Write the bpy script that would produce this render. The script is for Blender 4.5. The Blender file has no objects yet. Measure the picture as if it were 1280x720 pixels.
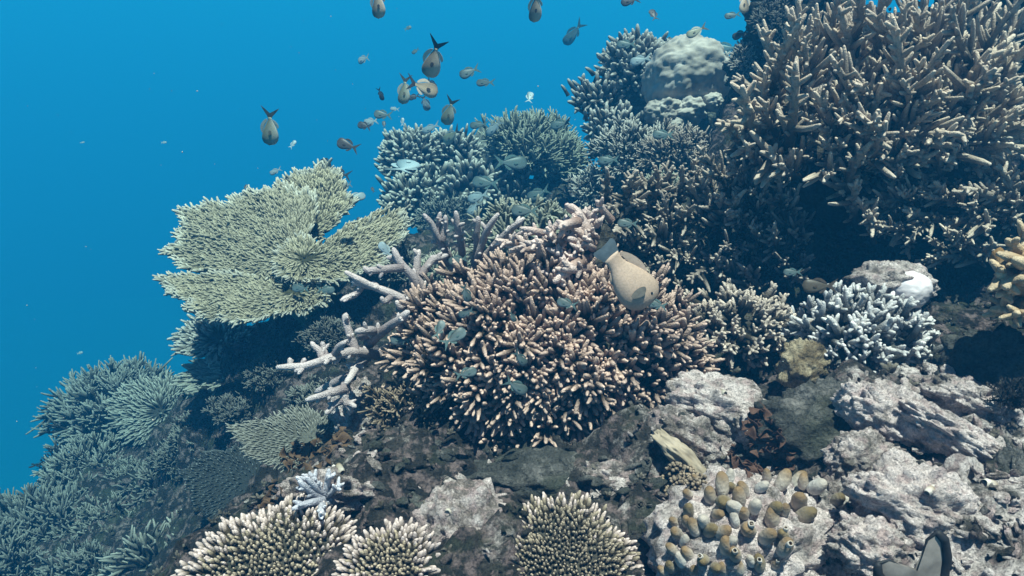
import bpy, math, random
import numpy as np
from mathutils import Vector, Matrix, Quaternion

# ------------------------------------------------------------------ camera, water light, sun, exposure
scene = bpy.context.scene
COL = scene.collection
F_PX = 914.0
PITCH = math.radians(22.0)
RT = np.array([1.0, 0, 0])
UP = np.array([0, math.sin(PITCH), math.cos(PITCH)])
FW = np.array([0, math.cos(PITCH), -math.sin(PITCH)])

cam_data = bpy.data.cameras.new('camera')
cam_data.sensor_width = 36.0
cam_data.lens = 36.0 * F_PX / 1280.0
cam_data.clip_start = 0.02
cam_data.clip_end = 500
cam = bpy.data.objects.new('camera', cam_data)
COL.objects.link(cam)
cam.location = (0, 0, 0)
cam.rotation_euler = (math.pi / 2 - PITCH, 0, 0)
scene.camera = cam

SUN_EL, SUN_AZ = math.radians(79), math.radians(150)   # azimuth clockwise from +Y: high, over the camera's shoulder
world = bpy.data.worlds.new('World')
scene.world = world
world.use_nodes = True
wn = world.node_tree
sky = wn.nodes.new('ShaderNodeTexSky')
sky.sky_type = 'NISHITA'
sky.sun_disc = False
sky.sun_elevation = SUN_EL
sky.sun_rotation = SUN_AZ
sky.air_density = 0.6
sky.dust_density = 0.2
sky.ozone_density = 0.2
wn.links.new(sky.outputs[0], wn.nodes['Background'].inputs[0])
wn.nodes['Background'].inputs[1].default_value = 0.05

sun_data = bpy.data.lights.new('sun', 'SUN')
sun_data.energy = 5.0
sun_data.angle = math.radians(0.6)
sun_data.color = (1.0, 0.87, 0.78)
sun = bpy.data.objects.new('sun', sun_data)
COL.objects.link(sun)
sd = Vector((math.sin(SUN_AZ) * math.cos(SUN_EL), math.cos(SUN_AZ) * math.cos(SUN_EL), math.sin(SUN_EL)))
sun.rotation_euler = sd.to_track_quat('Z', 'Y').to_euler()
sun.location = (0, 0, 20)

scene.view_settings.view_transform = 'Standard'
scene.view_settings.look = 'None'
scene.view_settings.exposure = 1.13
scene.view_settings.gamma = 1.0
scene.render.engine = 'CYCLES'
cy = scene.cycles
cy.max_bounces = 5
cy.diffuse_bounces = 3
cy.glossy_bounces = 2
cy.transmission_bounces = 2
cy.volume_bounces = 1
cy.use_denoising = True
WATER_DENSITY = 0.125                  # red is taken out fastest, blue is scattered and hardly absorbed
WATER_COLOR = (0.010, 0.108, 0.25)
WATER_KEEP = (0.0, 0.62, 0.72)

# ------------------------------------------------------------------ small helpers
rng = np.random.default_rng(7)
random.seed(7)

def P(px, py, d):
    """point seen at a photo pixel, d metres in front of the camera"""
    return d * (FW + RT * (px - 640) / F_PX + UP * (360 - py) / F_PX)

def unit(v):
    v = np.asarray(v, float)
    return v / (np.linalg.norm(v) + 1e-12)

def _hash(ix, iy, iz, s):
    h = (ix * 374761393 + iy * 668265263 + iz * 2147483647 + s * 974634777) & 0xFFFFFFFF
    h = ((h ^ (h >> 13)) * 1274126177) & 0xFFFFFFFF
    h = ((h ^ (h >> 16)) * 2246822519) & 0xFFFFFFFF
    h = h ^ (h >> 15)
    return (h & 0xFFFFFF) / float(0xFFFFFF)

def vnoise(p, s=0):
    i = np.floor(p).astype(np.int64); f = p - i
    f = f * f * (3 - 2 * f)
    r = 0
    for a in (0, 1):
        wx = f[:, 0] if a else 1 - f[:, 0]
        for b in (0, 1):
            wy = f[:, 1] if b else 1 - f[:, 1]
            for c in (0, 1):
                wz = f[:, 2] if c else 1 - f[:, 2]
                r = r + wx * wy * wz * _hash(i[:, 0] + a, i[:, 1] + b, i[:, 2] + c, s)
    return r * 2 - 1

def fbm(p, octv=4, s=0):
    r = 0; a = 0.5
    for k in range(octv):
        r = r + a * vnoise(p * (2.03 ** k), s + k); a *= 0.5
    return r

def worley(p, s=0):
    i = np.floor(p).astype(np.int64)
    best = np.full(len(p), 9.0)
    for a in (-1, 0, 1):
        for b in (-1, 0, 1):
            for c in (-1, 0, 1):
                q = i + (a, b, c)
                o = np.stack([_hash(q[:, 0], q[:, 1], q[:, 2], s + t) for t in (11, 23, 37)], 1)
                d = ((q + o - p) ** 2).sum(1)
                best = np.minimum(best, d)
    return np.sqrt(best)

class MB:
    """collects vertices, quads, triangles and the per-vertex 'tip' value of ONE mesh"""
    def __init__(self):
        self.v = []; self.q = []; self.t = []; self.tip = []; self.n = 0
    def add(self, v, q=None, t=None, tip=None):
        v = np.asarray(v, float)
        if q is not None and len(q): self.q.append(np.asarray(q, int) + self.n)
        if t is not None and len(t): self.t.append(np.asarray(t, int) + self.n)
        self.v.append(v); self.tip.append(np.zeros(len(v)) if tip is None else np.asarray(tip, float))
        self.n += len(v)
    def arrays(self):
        V = np.concatenate(self.v)
        Q = np.concatenate(self.q) if self.q else np.zeros((0, 4), int)
        T = np.concatenate(self.t) if self.t else np.zeros((0, 3), int)
        return V, Q, T, np.concatenate(self.tip)
    def mesh(self, name, mat, smooth=True):
        return mesh_from(name, *self.arrays(), mat, smooth)

def mesh_from(name, V, Q, T, tip, mat, smooth=True):
    me = bpy.data.meshes.new(name)
    nq, nt = len(Q), len(T)
    me.vertices.add(len(V)); me.vertices.foreach_set('co', np.ascontiguousarray(V, np.float32).ravel())
    me.loops.add(nq * 4 + nt * 3)
    me.loops.foreach_set('vertex_index', np.concatenate([Q.ravel(), T.ravel()]).astype(np.int32))
    me.polygons.add(nq + nt)
    st = np.concatenate([np.arange(nq) * 4, nq * 4 + np.arange(nt) * 3]).astype(np.int32)
    me.polygons.foreach_set('loop_start', st)
    try:
        me.polygons.foreach_set('loop_total', np.concatenate([np.full(nq, 4), np.full(nt, 3)]).astype(np.int32))
    except Exception:
        pass
    me.update(calc_edges=True)
    me.polygons.foreach_set('use_smooth', np.full(nq + nt, smooth))
    at = me.attributes.new('tip', 'FLOAT', 'POINT')
    at.data.foreach_set('value', np.asarray(tip, np.float32))
    me.materials.append(mat)
    me.validate()
    return me

def tag(o, label=None, cat=None, group=None, kind=None):
    if label: o['label'] = label
    if cat: o['category'] = cat
    if group: o['group'] = group
    if kind: o['kind'] = kind
    return o

def obj(name, me, parent=None, loc=None):
    o = bpy.data.objects.new(name, me)
    COL.objects.link(o)
    if parent is not None: o.parent = parent
    if loc is not None: o.location = loc
    return o

def thing(name, label, cat, loc, group=None):
    o = bpy.data.objects.new(name, None)
    COL.objects.link(o)
    o.location = loc
    o.empty_display_size = 0.05
    return tag(o, label, cat, group)

# ------------------------------------------------------------------ materials
def nodes_of(name):
    m = bpy.data.materials.new(name); m.use_nodes = True
    nt = m.node_tree; b = nt.nodes['Principled BSDF']
    b.inputs['Roughness'].default_value = 0.85
    b.inputs['Specular IOR Level'].default_value = 0.15
    return m, nt, b

def N(nt, t, **kw):
    n = nt.nodes.new(t)
    for k, v in kw.items(): setattr(n, k, v)
    return n

def mix(nt, fac, a, b, mode='MIX'):
    n = N(nt, 'ShaderNodeMix', data_type='RGBA', blend_type=mode)
    for sock, val in ((0, fac), (6, a), (7, b)):
        if hasattr(val, 'is_output') or isinstance(val, bpy.types.NodeSocket): nt.links.new(val, n.inputs[sock])
        elif isinstance(val, (int, float)): n.inputs[sock].default_value = val
        else: n.inputs[sock].default_value = (*val, 1)
    return n.outputs[2]

def ramp(nt, sock, stops):
    r = N(nt, 'ShaderNodeValToRGB')
    e = r.color_ramp.elements
    while len(e) < len(stops): e.new(0.5)
    for i, (p, c) in enumerate(stops):
        e[i].position = p; e[i].color = (*c, 1) if not isinstance(c, (int, float)) else (c, c, c, 1)
    nt.links.new(sock, r.inputs[0])
    return r.outputs[0]

def tex(nt, coord, scale, detail=4, kind='noise', rough=0.55):
    if kind == 'noise':
        n = N(nt, 'ShaderNodeTexNoise'); n.inputs['Scale'].default_value = scale
        n.inputs['Detail'].default_value = detail; n.inputs['Roughness'].default_value = rough
        nt.links.new(coord, n.inputs['Vector']); return n.outputs[0]
    n = N(nt, 'ShaderNodeTexVoronoi'); n.inputs['Scale'].default_value = scale
    nt.links.new(coord, n.inputs['Vector']); return n.outputs['Distance']

def bump(nt, bsdf, h, strength, dist, prev=None):
    b = N(nt, 'ShaderNodeBump'); b.inputs['Strength'].default_value = strength
    b.inputs['Distance'].default_value = dist
    nt.links.new(h, b.inputs['Height'])
    if prev is not None: nt.links.new(prev, b.inputs['Normal'])
    nt.links.new(b.outputs[0], bsdf.inputs['Normal'])
    return b.outputs[0]

def coral_mat(name, base, tip, lo=0.35, hi=1.0, relief=220.0, amount=0.5, var=0.35):
    """living coral: branch pigment (often darkened to paint shade into the gaps), paler growing tip, tiny cups all over"""
    m, nt, b = nodes_of(name)
    at = N(nt, 'ShaderNodeAttribute', attribute_name='tip')
    g = N(nt, 'ShaderNodeNewGeometry'); oi = N(nt, 'ShaderNodeObjectInfo')
    f = ramp(nt, at.outputs['Fac'], [(lo, 0.0), (hi, 1.0)])
    c = mix(nt, f, base, tip)
    n = tex(nt, g.outputs['Position'], 26, 5)
    c = mix(nt, 1.0, c, ramp(nt, n, [(0.3, 1 - var), (0.7, 1 + 0.0)]), 'MULTIPLY')
    c = mix(nt, 1.0, c, ramp(nt, oi.outputs['Random'], [(0.0, (0.74, 0.75, 0.78)), (1.0, (1.0, 1.0, 1.0))]), 'MULTIPLY')
    n2 = tex(nt, g.outputs['Position'], 190, 3)
    c = mix(nt, 1.0, c, ramp(nt, n2, [(0.35, 0.72), (0.62, 1.0)]), 'MULTIPLY')
    nt.links.new(c, b.inputs['Base Color'])
    v = tex(nt, g.outputs['Position'], relief, kind='voronoi')
    bump(nt, b, v, amount, 0.003)
    return m

def rock_mat(name, pale, mid, dark, scale=1.0, pale_at=0.5, pink=None, relief=1.0, turf=None):
    m, nt, b = nodes_of(name)
    g = N(nt, 'ShaderNodeNewGeometry'); at = N(nt, 'ShaderNodeAttribute', attribute_name='tip')
    pos = g.outputs['Position']
    n1 = tex(nt, pos, 9 * scale, 8, rough=0.68)
    add = N(nt, 'ShaderNodeMath', operation='ADD'); nt.links.new(n1, add.inputs[0])
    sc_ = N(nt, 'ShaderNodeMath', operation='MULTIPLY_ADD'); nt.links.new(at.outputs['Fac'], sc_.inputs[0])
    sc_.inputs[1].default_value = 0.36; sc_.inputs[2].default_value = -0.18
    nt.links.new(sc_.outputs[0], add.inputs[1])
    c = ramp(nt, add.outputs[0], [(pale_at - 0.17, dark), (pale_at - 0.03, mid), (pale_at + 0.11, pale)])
    n2 = tex(nt, pos, 21 * scale, 4)
    if pink is not None:
        c = mix(nt, ramp(nt, n2, [(0.50, 0.0), (0.62, 0.75)]), c, pink)
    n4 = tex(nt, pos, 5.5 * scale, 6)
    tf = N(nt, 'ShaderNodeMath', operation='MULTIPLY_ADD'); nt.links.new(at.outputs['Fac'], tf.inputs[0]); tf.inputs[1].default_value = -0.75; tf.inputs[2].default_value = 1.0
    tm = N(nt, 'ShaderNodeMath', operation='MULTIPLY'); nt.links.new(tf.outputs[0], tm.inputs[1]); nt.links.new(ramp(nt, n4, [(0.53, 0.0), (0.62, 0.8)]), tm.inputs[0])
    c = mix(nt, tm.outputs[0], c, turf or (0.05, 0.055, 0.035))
    n3 = tex(nt, pos, 120 * scale, 4, rough=0.7)
    c = mix(nt, 1.0, c, ramp(nt, n3, [(0.32, 0.48), (0.56, 1.0)]), 'MULTIPLY')
    nt.links.new(c, b.inputs['Base Color'])
    v = tex(nt, pos, 55 * scale, kind='voronoi')
    p = bump(nt, b, v, 0.8 * relief, 0.014)
    bump(nt, b, n3, 0.9 * relief, 0.012, p)
    return m

def plain_mat(name, a, c2, scale=30, rough=0.6, amount=0.25, spec=0.2):
    m, nt, b = nodes_of(name)
    t = N(nt, 'ShaderNodeTexCoord')
    n = tex(nt, t.outputs['Object'], scale, 5)
    nt.links.new(ramp(nt, n, [(0.35, a), (0.65, c2)]), b.inputs['Base Color'])
    b.inputs['Roughness'].default_value = rough; b.inputs['Specular IOR Level'].default_value = spec
    bump(nt, b, tex(nt, t.outputs['Object'], scale * 6, 3), amount, 0.002)
    return m

def fish_mat(name, back, side, belly, rough=0.45):
    m, nt, b = nodes_of(name)
    at = N(nt, 'ShaderNodeAttribute', attribute_name='tip')   # 0 belly .. 1 back
    t = N(nt, 'ShaderNodeTexCoord')
    n = tex(nt, t.outputs['Object'], 14, 3)
    s = N(nt, 'ShaderNodeMath', operation='MULTIPLY_ADD'); nt.links.new(n, s.inputs[0]); s.inputs[1].default_value = 0.25
    nt.links.new(at.outputs['Fac'], s.inputs[2])
    c = ramp(nt, s.outputs[0], [(0.15, belly), (0.55, side), (1.0, back)])
    c = mix(nt, 1.0, c, ramp(nt, tex(nt, t.outputs['Object'], 38, 5, rough=.7), [(0.36, 0.8), (0.58, 1.0)]), 'MULTIPLY')
    nt.links.new(c, b.inputs['Base Color'])
    b.inputs['Roughness'].default_value = rough; b.inputs['Specular IOR Level'].default_value = 0.3
    v = tex(nt, t.outputs['Object'], 45, kind='voronoi')
    bump(nt, b, v, 0.08, 0.004)
    return m

M = {}
M['central']  = coral_mat('tan_branching_coral', (0.034, 0.024, 0.015), (0.78, 0.53, 0.43), 0.64, 1.0, 230, 0.7)  # base darker than the pigment, painting the shade between branches
M['pinktip']  = coral_mat('pale_pink_coral', (0.32, 0.20, 0.16), (0.80, 0.60, 0.54), 0.1, 0.8, 220, 0.7)
M['stag']     = coral_mat('brown_staghorn', (0.05, 0.04, 0.027), (0.80, 0.63, 0.50), 0.32, 1.0, 260, 0.6)  # dark base also colours in the thicket's shaded interior
M['stagdk']   = coral_mat('olive_staghorn', (0.036, 0.031, 0.022), (0.64, 0.51, 0.42), 0.52, 1.0, 260, 0.6)
M['white']    = coral_mat('white_staghorn', (0.30, 0.225, 0.22), (0.72, 0.59, 0.57), 0.2, 1.0, 330, 0.8, 0.25)
M['blue']     = coral_mat('pale_blue_acropora', (0.09, 0.085, 0.08), (0.78, 0.71, 0.69), 0.42, 0.95, 260, 0.5)
M['cream']    = coral_mat('cream_acropora', (0.05, 0.04, 0.027), (0.76, 0.60, 0.50), 0.48, 1.0, 240, 0.6)
M['orange']   = coral_mat('orange_finger_coral', (0.34, 0.19, 0.075), (0.72, 0.54, 0.36), 0.3, 1.0, 260, 0.5)
M['table']    = coral_mat('sage_table_coral', (0.055, 0.052, 0.027), (0.58, 0.49, 0.35), 0.25, 1.0, 200, 0.4)
M['digit']    = coral_mat('cream_digitate', (0.075, 0.055, 0.032), (0.78, 0.60, 0.55), 0.45, 1.0, 300, 0.5)
M['tablerim'] = coral_mat('pale_table_rim', (0.16, 0.145, 0.10), (0.74, 0.66, 0.54), 0.15, 1.0, 200, 0.4)
M['digitmid'] = coral_mat('tan_digitate_middle', (0.055, 0.043, 0.025), (0.60, 0.46, 0.33), 0.5, 1.0, 300, 0.5)
M['bush']     = coral_mat('dark_brown_bush', (0.05, 0.036, 0.024), (0.42, 0.31, 0.22), 0.55, 1.0, 300, 0.5)
M['green']    = coral_mat('grey_green_coral', (0.085, 0.085, 0.058), (0.46, 0.44, 0.35), 0.35, 1.0, 260, 0.5)
M['far']      = coral_mat('grey_far_coral', (0.05, 0.047, 0.038), (0.64, 0.57, 0.51), 0.45, 1.0, 140, 0.4)
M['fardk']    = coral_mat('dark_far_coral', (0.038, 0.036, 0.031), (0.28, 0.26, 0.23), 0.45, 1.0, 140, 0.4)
M['slope']    = coral_mat('slope_coral', (0.045, 0.042, 0.036), (0.38, 0.35, 0.31), 0.42, 1.0, 140, 0.4)
M['knob']     = coral_mat('pale_knob_coral', (0.07, 0.064, 0.054), (0.60, 0.54, 0.48), 0.35, 1.0, 150, 0.4)
M['lavender'] = coral_mat('lavender_coral', (0.44, 0.41, 0.46), (0.78, 0.74, 0.80), 0.1, 0.9, 330, 0.8)
M['plategrey'] = coral_mat('grey_plate', (0.14, 0.135, 0.11), (0.44, 0.42, 0.36), 0.2, 1.0, 200, 0.5)
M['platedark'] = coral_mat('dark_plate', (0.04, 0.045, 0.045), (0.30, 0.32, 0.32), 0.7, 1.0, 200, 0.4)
M['core']     = rock_mat('shade_dark_dead_core', (0.085, 0.075, 0.06), (0.05, 0.045, 0.037), (0.03, 0.028, 0.024))  # dead coral base, darkened in colour to deepen shade behind the branches
M['reef']     = rock_mat('reef_rock', (0.64, 0.54, 0.52), (0.065, 0.056, 0.05), (0.02, 0.019, 0.017), 1.5, 0.60, pink=(0.24, 0.17, 0.165))  # mid and dark tones lowered to paint shade under the corals
M['palerock'] = rock_mat('pale_crusted_rock', (0.80, 0.66, 0.635), (0.27, 0.215, 0.195), (0.055, 0.05, 0.042), 1.9, 0.50, pink=(0.56, 0.40, 0.39))
M['greyrock'] = rock_mat('grey_rock', (0.22, 0.20, 0.19), (0.075, 0.072, 0.066), (0.045, 0.045, 0.04), 1.4, 0.52)
M['farrock']  = rock_mat('far_rock', (0.40, 0.38, 0.34), (0.15, 0.145, 0.13), (0.05, 0.05, 0.045), 0.9, 0.55)
M['darkrock'] = rock_mat('dark_rock', (0.10, 0.095, 0.085), (0.05, 0.047, 0.043), (0.025, 0.025, 0.023), 1.0, 0.55)
M['brainy']   = plain_mat('massive_coral', (0.22, 0.185, 0.16), (0.42, 0.36, 0.325), 9, 0.9, 0.8)
M['sponge']   = plain_mat('lilac_sponge', (0.48, 0.42, 0.44), (0.62, 0.54, 0.56), 18, 0.9, 0.4)
M['ochre']    = rock_mat('ochre_crust', (0.52, 0.41, 0.28), (0.24, 0.17, 0.10), (0.06, 0.05, 0.035), 2.0, 0.50)
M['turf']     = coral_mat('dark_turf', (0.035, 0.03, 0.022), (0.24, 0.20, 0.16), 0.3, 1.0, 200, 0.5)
M['algae']    = plain_mat('brown_fronds', (0.055, 0.032, 0.018), (0.13, 0.075, 0.042), 25, 0.7, 0.4)
M['redalgae'] = plain_mat('red_brown_fronds', (0.045, 0.024, 0.017), (0.12, 0.06, 0.042), 25, 0.7, 0.4)
M['mantle']   = plain_mat('beige_crust', (0.20, 0.15, 0.10), (0.34, 0.27, 0.21), 16, 0.8, 0.35)
M['black']    = plain_mat('black_feather', (0.012, 0.012, 0.012), (0.03, 0.028, 0.028), 25, 0.7, 0.3)
M['sand']     = plain_mat('pale_sand', (0.34, 0.32, 0.27), (0.46, 0.43, 0.37), 0.4, 0.95, 0.3)

# ------------------------------------------------------------------ coral branch shapes (unit length, root at origin, along +Z)
def tube(mb, path, rad, seg=6, tip0=0.0, tip1=1.0, rough=0.0, seed=0, cap=True):
    path = np.asarray(path, float); rad = np.asarray(rad, float); n = len(path)
    tg = np.gradient(path, axis=0); tg /= np.linalg.norm(tg, axis=1)[:, None] + 1e-9
    ref = np.array([0.31, 0.9, 0.17]); 
    if abs(np.dot(unit(path[-1] - path[0]), unit(ref))) > 0.85: ref = np.array([0.95, -0.1, 0.2])
    u = np.cross(tg, ref); u /= np.linalg.norm(u, axis=1)[:, None] + 1e-9
    w = np.cross(tg, u)
    a = np.linspace(0, 2 * math.pi, seg, endpoint=False)
    r = rad[:, None] * np.ones(seg)
    if rough:
        g = np.random.default_rng(seed)
        r = r * (1 + g.uniform(-rough, rough, r.shape))
    v = path[:, None, :] + r[..., None] * (np.cos(a)[None, :, None] * u[:, None, :] + np.sin(a)[None, :, None] * w[:, None, :])
    v = v.reshape(-1, 3)
    tp = np.repeat(np.linspace(tip0, tip1, n), seg)
    i = np.arange(seg); j = (i + 1) % seg
    q = np.concatenate([np.stack([k * seg + i, k * seg + j, (k + 1) * seg + j, (k + 1) * seg + i], 1) for k in range(n - 1)])
    t = None
    if cap:
        pole = path[-1] + tg[-1] * rad[-1] * 0.75
        v = np.concatenate([v, pole[None]]); tp = np.append(tp, tip1)
        t = np.stack([(n - 1) * seg + i, (n - 1) * seg + j, np.full(seg, n * seg)], 1)
    mb.add(v, q, t, tp)

def curve(p0, d0, length, bend, n):
    """points of a bending stem"""
    d = unit(d0); pts = [np.asarray(p0, float)]
    for k in range(n - 1):
        pts.append(pts[-1] + d * length / (n - 1)); d = unit(d + np.asarray(bend) / (n - 1))
    return np.array(pts)

def taper(r0, r1, n, bulb=0.8):
    r = np.linspace(r0, r1, n); r[-1] *= bulb
    return r

def finger(seed, r=0.15, seg=7, n=6, rough=0.10, bend=0.35, nubs=0):
    g = np.random.default_rng(seed); mb = MB()
    p = curve((0, 0, 0), (g.normal(0, .06), g.normal(0, .06), 1), 1, g.normal(0, bend, 3) * (1, 1, 0), n)
    rad = taper(r, r * 0.72, n, 0.55)
    tube(mb, p, rad, seg, 0, 1, rough, seed)
    for k in range(nubs):
        f = g.uniform(.3, .85); a = g.uniform(0, 6.28)
        b = p[0] + (p[-1] - p[0]) * f
        d = np.array([math.cos(a), math.sin(a), g.uniform(.5, 1.1)])
        tube(mb, curve(b, d, g.uniform(.22, .38), (0, 0, .4), 3), taper(r * .62, r * .5, 3, .6), 5, f * .6, min(1, f + .25), rough, seed + k)
    return mb.arrays()

def forked(seed, r=0.075, seg=6, kids=(3, 5), rough=0.10, far=False):
    g = np.random.default_rng(seed); mb = MB()
    p = curve((0, 0, 0), (0, 0, 1), 0.86, g.normal(0, .3, 3), 6)
    n_ = 3 if far else 5
    if far: tube(mb, p[[0, 2, 4, 5]], taper(r * 1.15, r * .8, 4, .7), seg, 0, 0.95, rough, seed)
    else: tube(mb, p, taper(r * 1.15, r * .8, 6, .7), seg, 0, 0.95, rough, seed)
    a0 = g.uniform(0, 6.28)
    for k in range(g.integers(*kids)):
        f = g.uniform(.38, .78); i = min(4, int(f * 5)); b = p[i]
        a = a0 + k * 2.4 + g.normal(0, .3)
        d = np.array([math.cos(a), math.sin(a), g.uniform(.75, 1.5)])
        L = (1.0 - f) * g.uniform(.75, 1.15) + .08
        pp = curve(b, d, L, (0, 0, .55), n_)
        tube(mb, pp, taper(r * .85, r * .66, n_, .6), seg, f * .75, 1, rough, seed * 31 + k)
        if g.random() < .6:
            aa = a + g.normal(0, 1.1)
            tube(mb, curve(pp[n_ // 2], (math.cos(aa), math.sin(aa), .8), L * .42, (0, 0, .4), n_ - 1), taper(r * .66, r * .55, n_ - 1, .6), 4 if far else 5, f, 1, rough, seed * 37 + k)
    return mb.arrays()

def bottlebrush(seed, r=0.042, seg=7, count=30, side=(0.09, 0.19)):
    g = np.random.default_rng(seed); mb = MB()
    n = 9
    p = curve((0, 0, 0), (0, 0, 1), 1, g.normal(0, .28, 3) * (1, 1, 0), n)
    tube(mb, p, taper(r * 1.25, r * .7, n, .6), seg, .15, 1, .10, seed)
    for k in range(count):
        f = .12 + .82 * (k + g.random()) / count
        x = f * (n - 1); i = min(n - 2, int(x)); b = p[i] + (p[i + 1] - p[i]) * (x - i)
        a = k * 2.399 + g.normal(0, .35)
        d = np.array([math.cos(a), math.sin(a), g.uniform(.55, 1.2)])
        L = g.uniform(*side) * (1.15 - .55 * f)
        tube(mb, curve(b, d, L, (0, 0, .5), 3), taper(r * .62, r * .5, 3, .62), 5, .25 + .45 * f, .62 + .38 * f, .1, seed * 13 + k)
        if g.random() < .22 and f < .7:
            tube(mb, curve(b, d, L * 2.3, (0, 0, .7), 5), taper(r * .8, r * .55, 5, .62), 6, .3, 1, .1, seed * 17 + k)
    return mb.arrays()

def knob(seed, r=0.36, seg=8, n=6):
    g = np.random.default_rng(seed); mb = MB()
    p = curve((0, 0, 0), (g.normal(0, .1), g.normal(0, .1), 1), 1, g.normal(0, .3, 3) * (1, 1, 0), n)
    rad = np.array([.75, .85, 1.0, 1.08, .92, .55]) * r
    tube(mb, p, rad, seg, 0, 1, .06, seed)
    return mb.arrays()

V_FINGER = [finger(s) for s in range(6)]
V_THIN = [finger(20 + s, r=0.095, seg=5, n=5) for s in range(6)]
V_NUBBY = [finger(40 + s, r=0.13, nubs=4) for s in range(6)]
V_FORK = [forked(60 + s) for s in range(8)]
V_FORKTHIN = [forked(80 + s, r=0.055, seg=5) for s in range(6)]
V_FORKFAR = [forked(90 + s, r=0.058, seg=4, far=True) for s in range(8)]
V_THINFAR = [finger(220 + s, r=0.098, seg=4, n=4) for s in range(6)]
V_BRUSH = [bottlebrush(100 + s, count=20, side=(0.10, 0.22)) for s in range(8)]
V_BUSHY = [forked(160 + s, r=0.062, seg=6, kids=(6, 9)) for s in range(8)]
V_FEATHER = [bottlebrush(180 + s, r=0.03, count=34) for s in range(4)]
V_STUB = [finger(200 + s, r=0.20, seg=6, n=5, bend=.2) for s in range(6)]
V_KNOB = [knob(120 + s) for s in range(6)]

_mesh_cache = {}
def variant_mesh(variants, k, mat, name):
    key = (id(variants), k, mat.name)
    if key not in _mesh_cache: _mesh_cache[key] = mesh_from(name, *variants[k], mat)
    return _mesh_cache[key]

def frame_to(d, roll):
    q = Vector((0, 0, 1)).rotation_difference(Vector(d)) @ Quaternion((0, 0, 1), roll)
    return q

def put_branches(root, items, variants, mat, part='branch', parts=300):
    """items: (root point, tip point, fatness). The first `parts` become parts, the rest ONE stuff part."""
    org = np.array(root.location)
    nv = len(variants); rest = MB()
    for k, (a, b, fat) in enumerate(items):
        d = np.asarray(b) - np.asarray(a); L = np.linalg.norm(d)
        if L < 1e-5: continue
        q = frame_to(d / L, random.uniform(0, 6.283)); vi = random.randrange(nv)
        if k < parts:
            o = bpy.data.objects.new(part, variant_mesh(variants, vi, mat, part))
            COL.objects.link(o); o.parent = root
            o.matrix_basis = Matrix.Translation(Vector(a - org)) @ q.to_matrix().to_4x4() @ Matrix.Diagonal((L * fat, L * fat, L, 1))
        else:
            V, Q, T, tp = variants[vi]
            R = np.array(q.to_matrix())
            rest.add((V * (L * fat, L * fat, L)) @ R.T + (a - org), Q, T, tp)
    if rest.n:
        o = obj(part, rest.mesh(part, mat), root); o['kind'] = 'stuff'

def blob(center, axes, rad, mat, name, parent=None, amp=0.12, freq=2.2, lump=0.0, lumpf=3.0, sub=5, seed=0, pale=0.5, flat=None, org=(0, 0, 0)):
    """closed uneven boulder: sphere grid displaced by noise"""
    nu, nv = (26, 16) if sub <= 3 else (44, 28) if sub == 4 else (84, 56) if sub == 5 else (130, 90)
    th = np.linspace(0, math.pi, nv + 1)[1:-1]; ph = np.linspace(0, 2 * math.pi, nu, endpoint=False)
    s = np.stack([np.outer(np.sin(th), np.cos(ph)), np.outer(np.sin(th), np.sin(ph)), np.outer(np.cos(th), np.ones(nu))], -1).reshape(-1, 3)
    s = np.concatenate([s, [[0, 0, 1], [0, 0, -1]]])
    off = np.array([seed * 3.7, seed * 1.3, -seed * 2.1])
    disp = 1 + amp * 2 * fbm(s * freq + off, 5, seed)
    if lump:
        disp = disp + lump * (0.55 - worley(s * lumpf + off, seed))
        if sub >= 5 and lump > .12: disp = disp + lump * .32 * (0.5 - worley(s * lumpf * 3.1 + off, seed + 5)) + lump * .22 * fbm(s * lumpf * 6 + off, 3, seed + 8)
    v = s * disp[:, None] * np.asarray(rad)
    if flat is not None: v[:, 2] = np.maximum(v[:, 2], -flat)
    A = np.array([unit(x) for x in axes])
    v = v @ A + np.asarray(center) - np.asarray(org)
    i = np.arange(nu); j = (i + 1) % nu
    q = np.concatenate([np.stack([k * nu + i, (k + 1) * nu + i, (k + 1) * nu + j, k * nu + j], 1) for k in range(nv - 2)])
    top, bot = (nv - 1) * nu, (nv - 1) * nu + 1
    t = np.concatenate([np.stack([np.full(nu, top), i, j], 1), np.stack([np.full(nu, bot), (nv - 2) * nu + j, (nv - 2) * nu + i], 1)])
    me = mesh_from(name, v, q, t, np.full(len(v), pale), mat)
    return obj(name, me, parent)

AX = np.eye(3)
def basis(n, xref=(1, 0, 0)):
    n = unit(n); x = unit(np.asarray(xref) - np.dot(xref, n) * n); y = np.cross(n, x)
    return x, y, n

def fib(nn, thmax):
    k = np.arange(nn) + 0.5
    c = 1 - k / nn * (1 - math.cos(thmax))
    ph = k * 2.399963
    s = np.sqrt(1 - c * c)
    return np.stack([s * np.cos(ph), s * np.sin(ph), c], 1)

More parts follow.
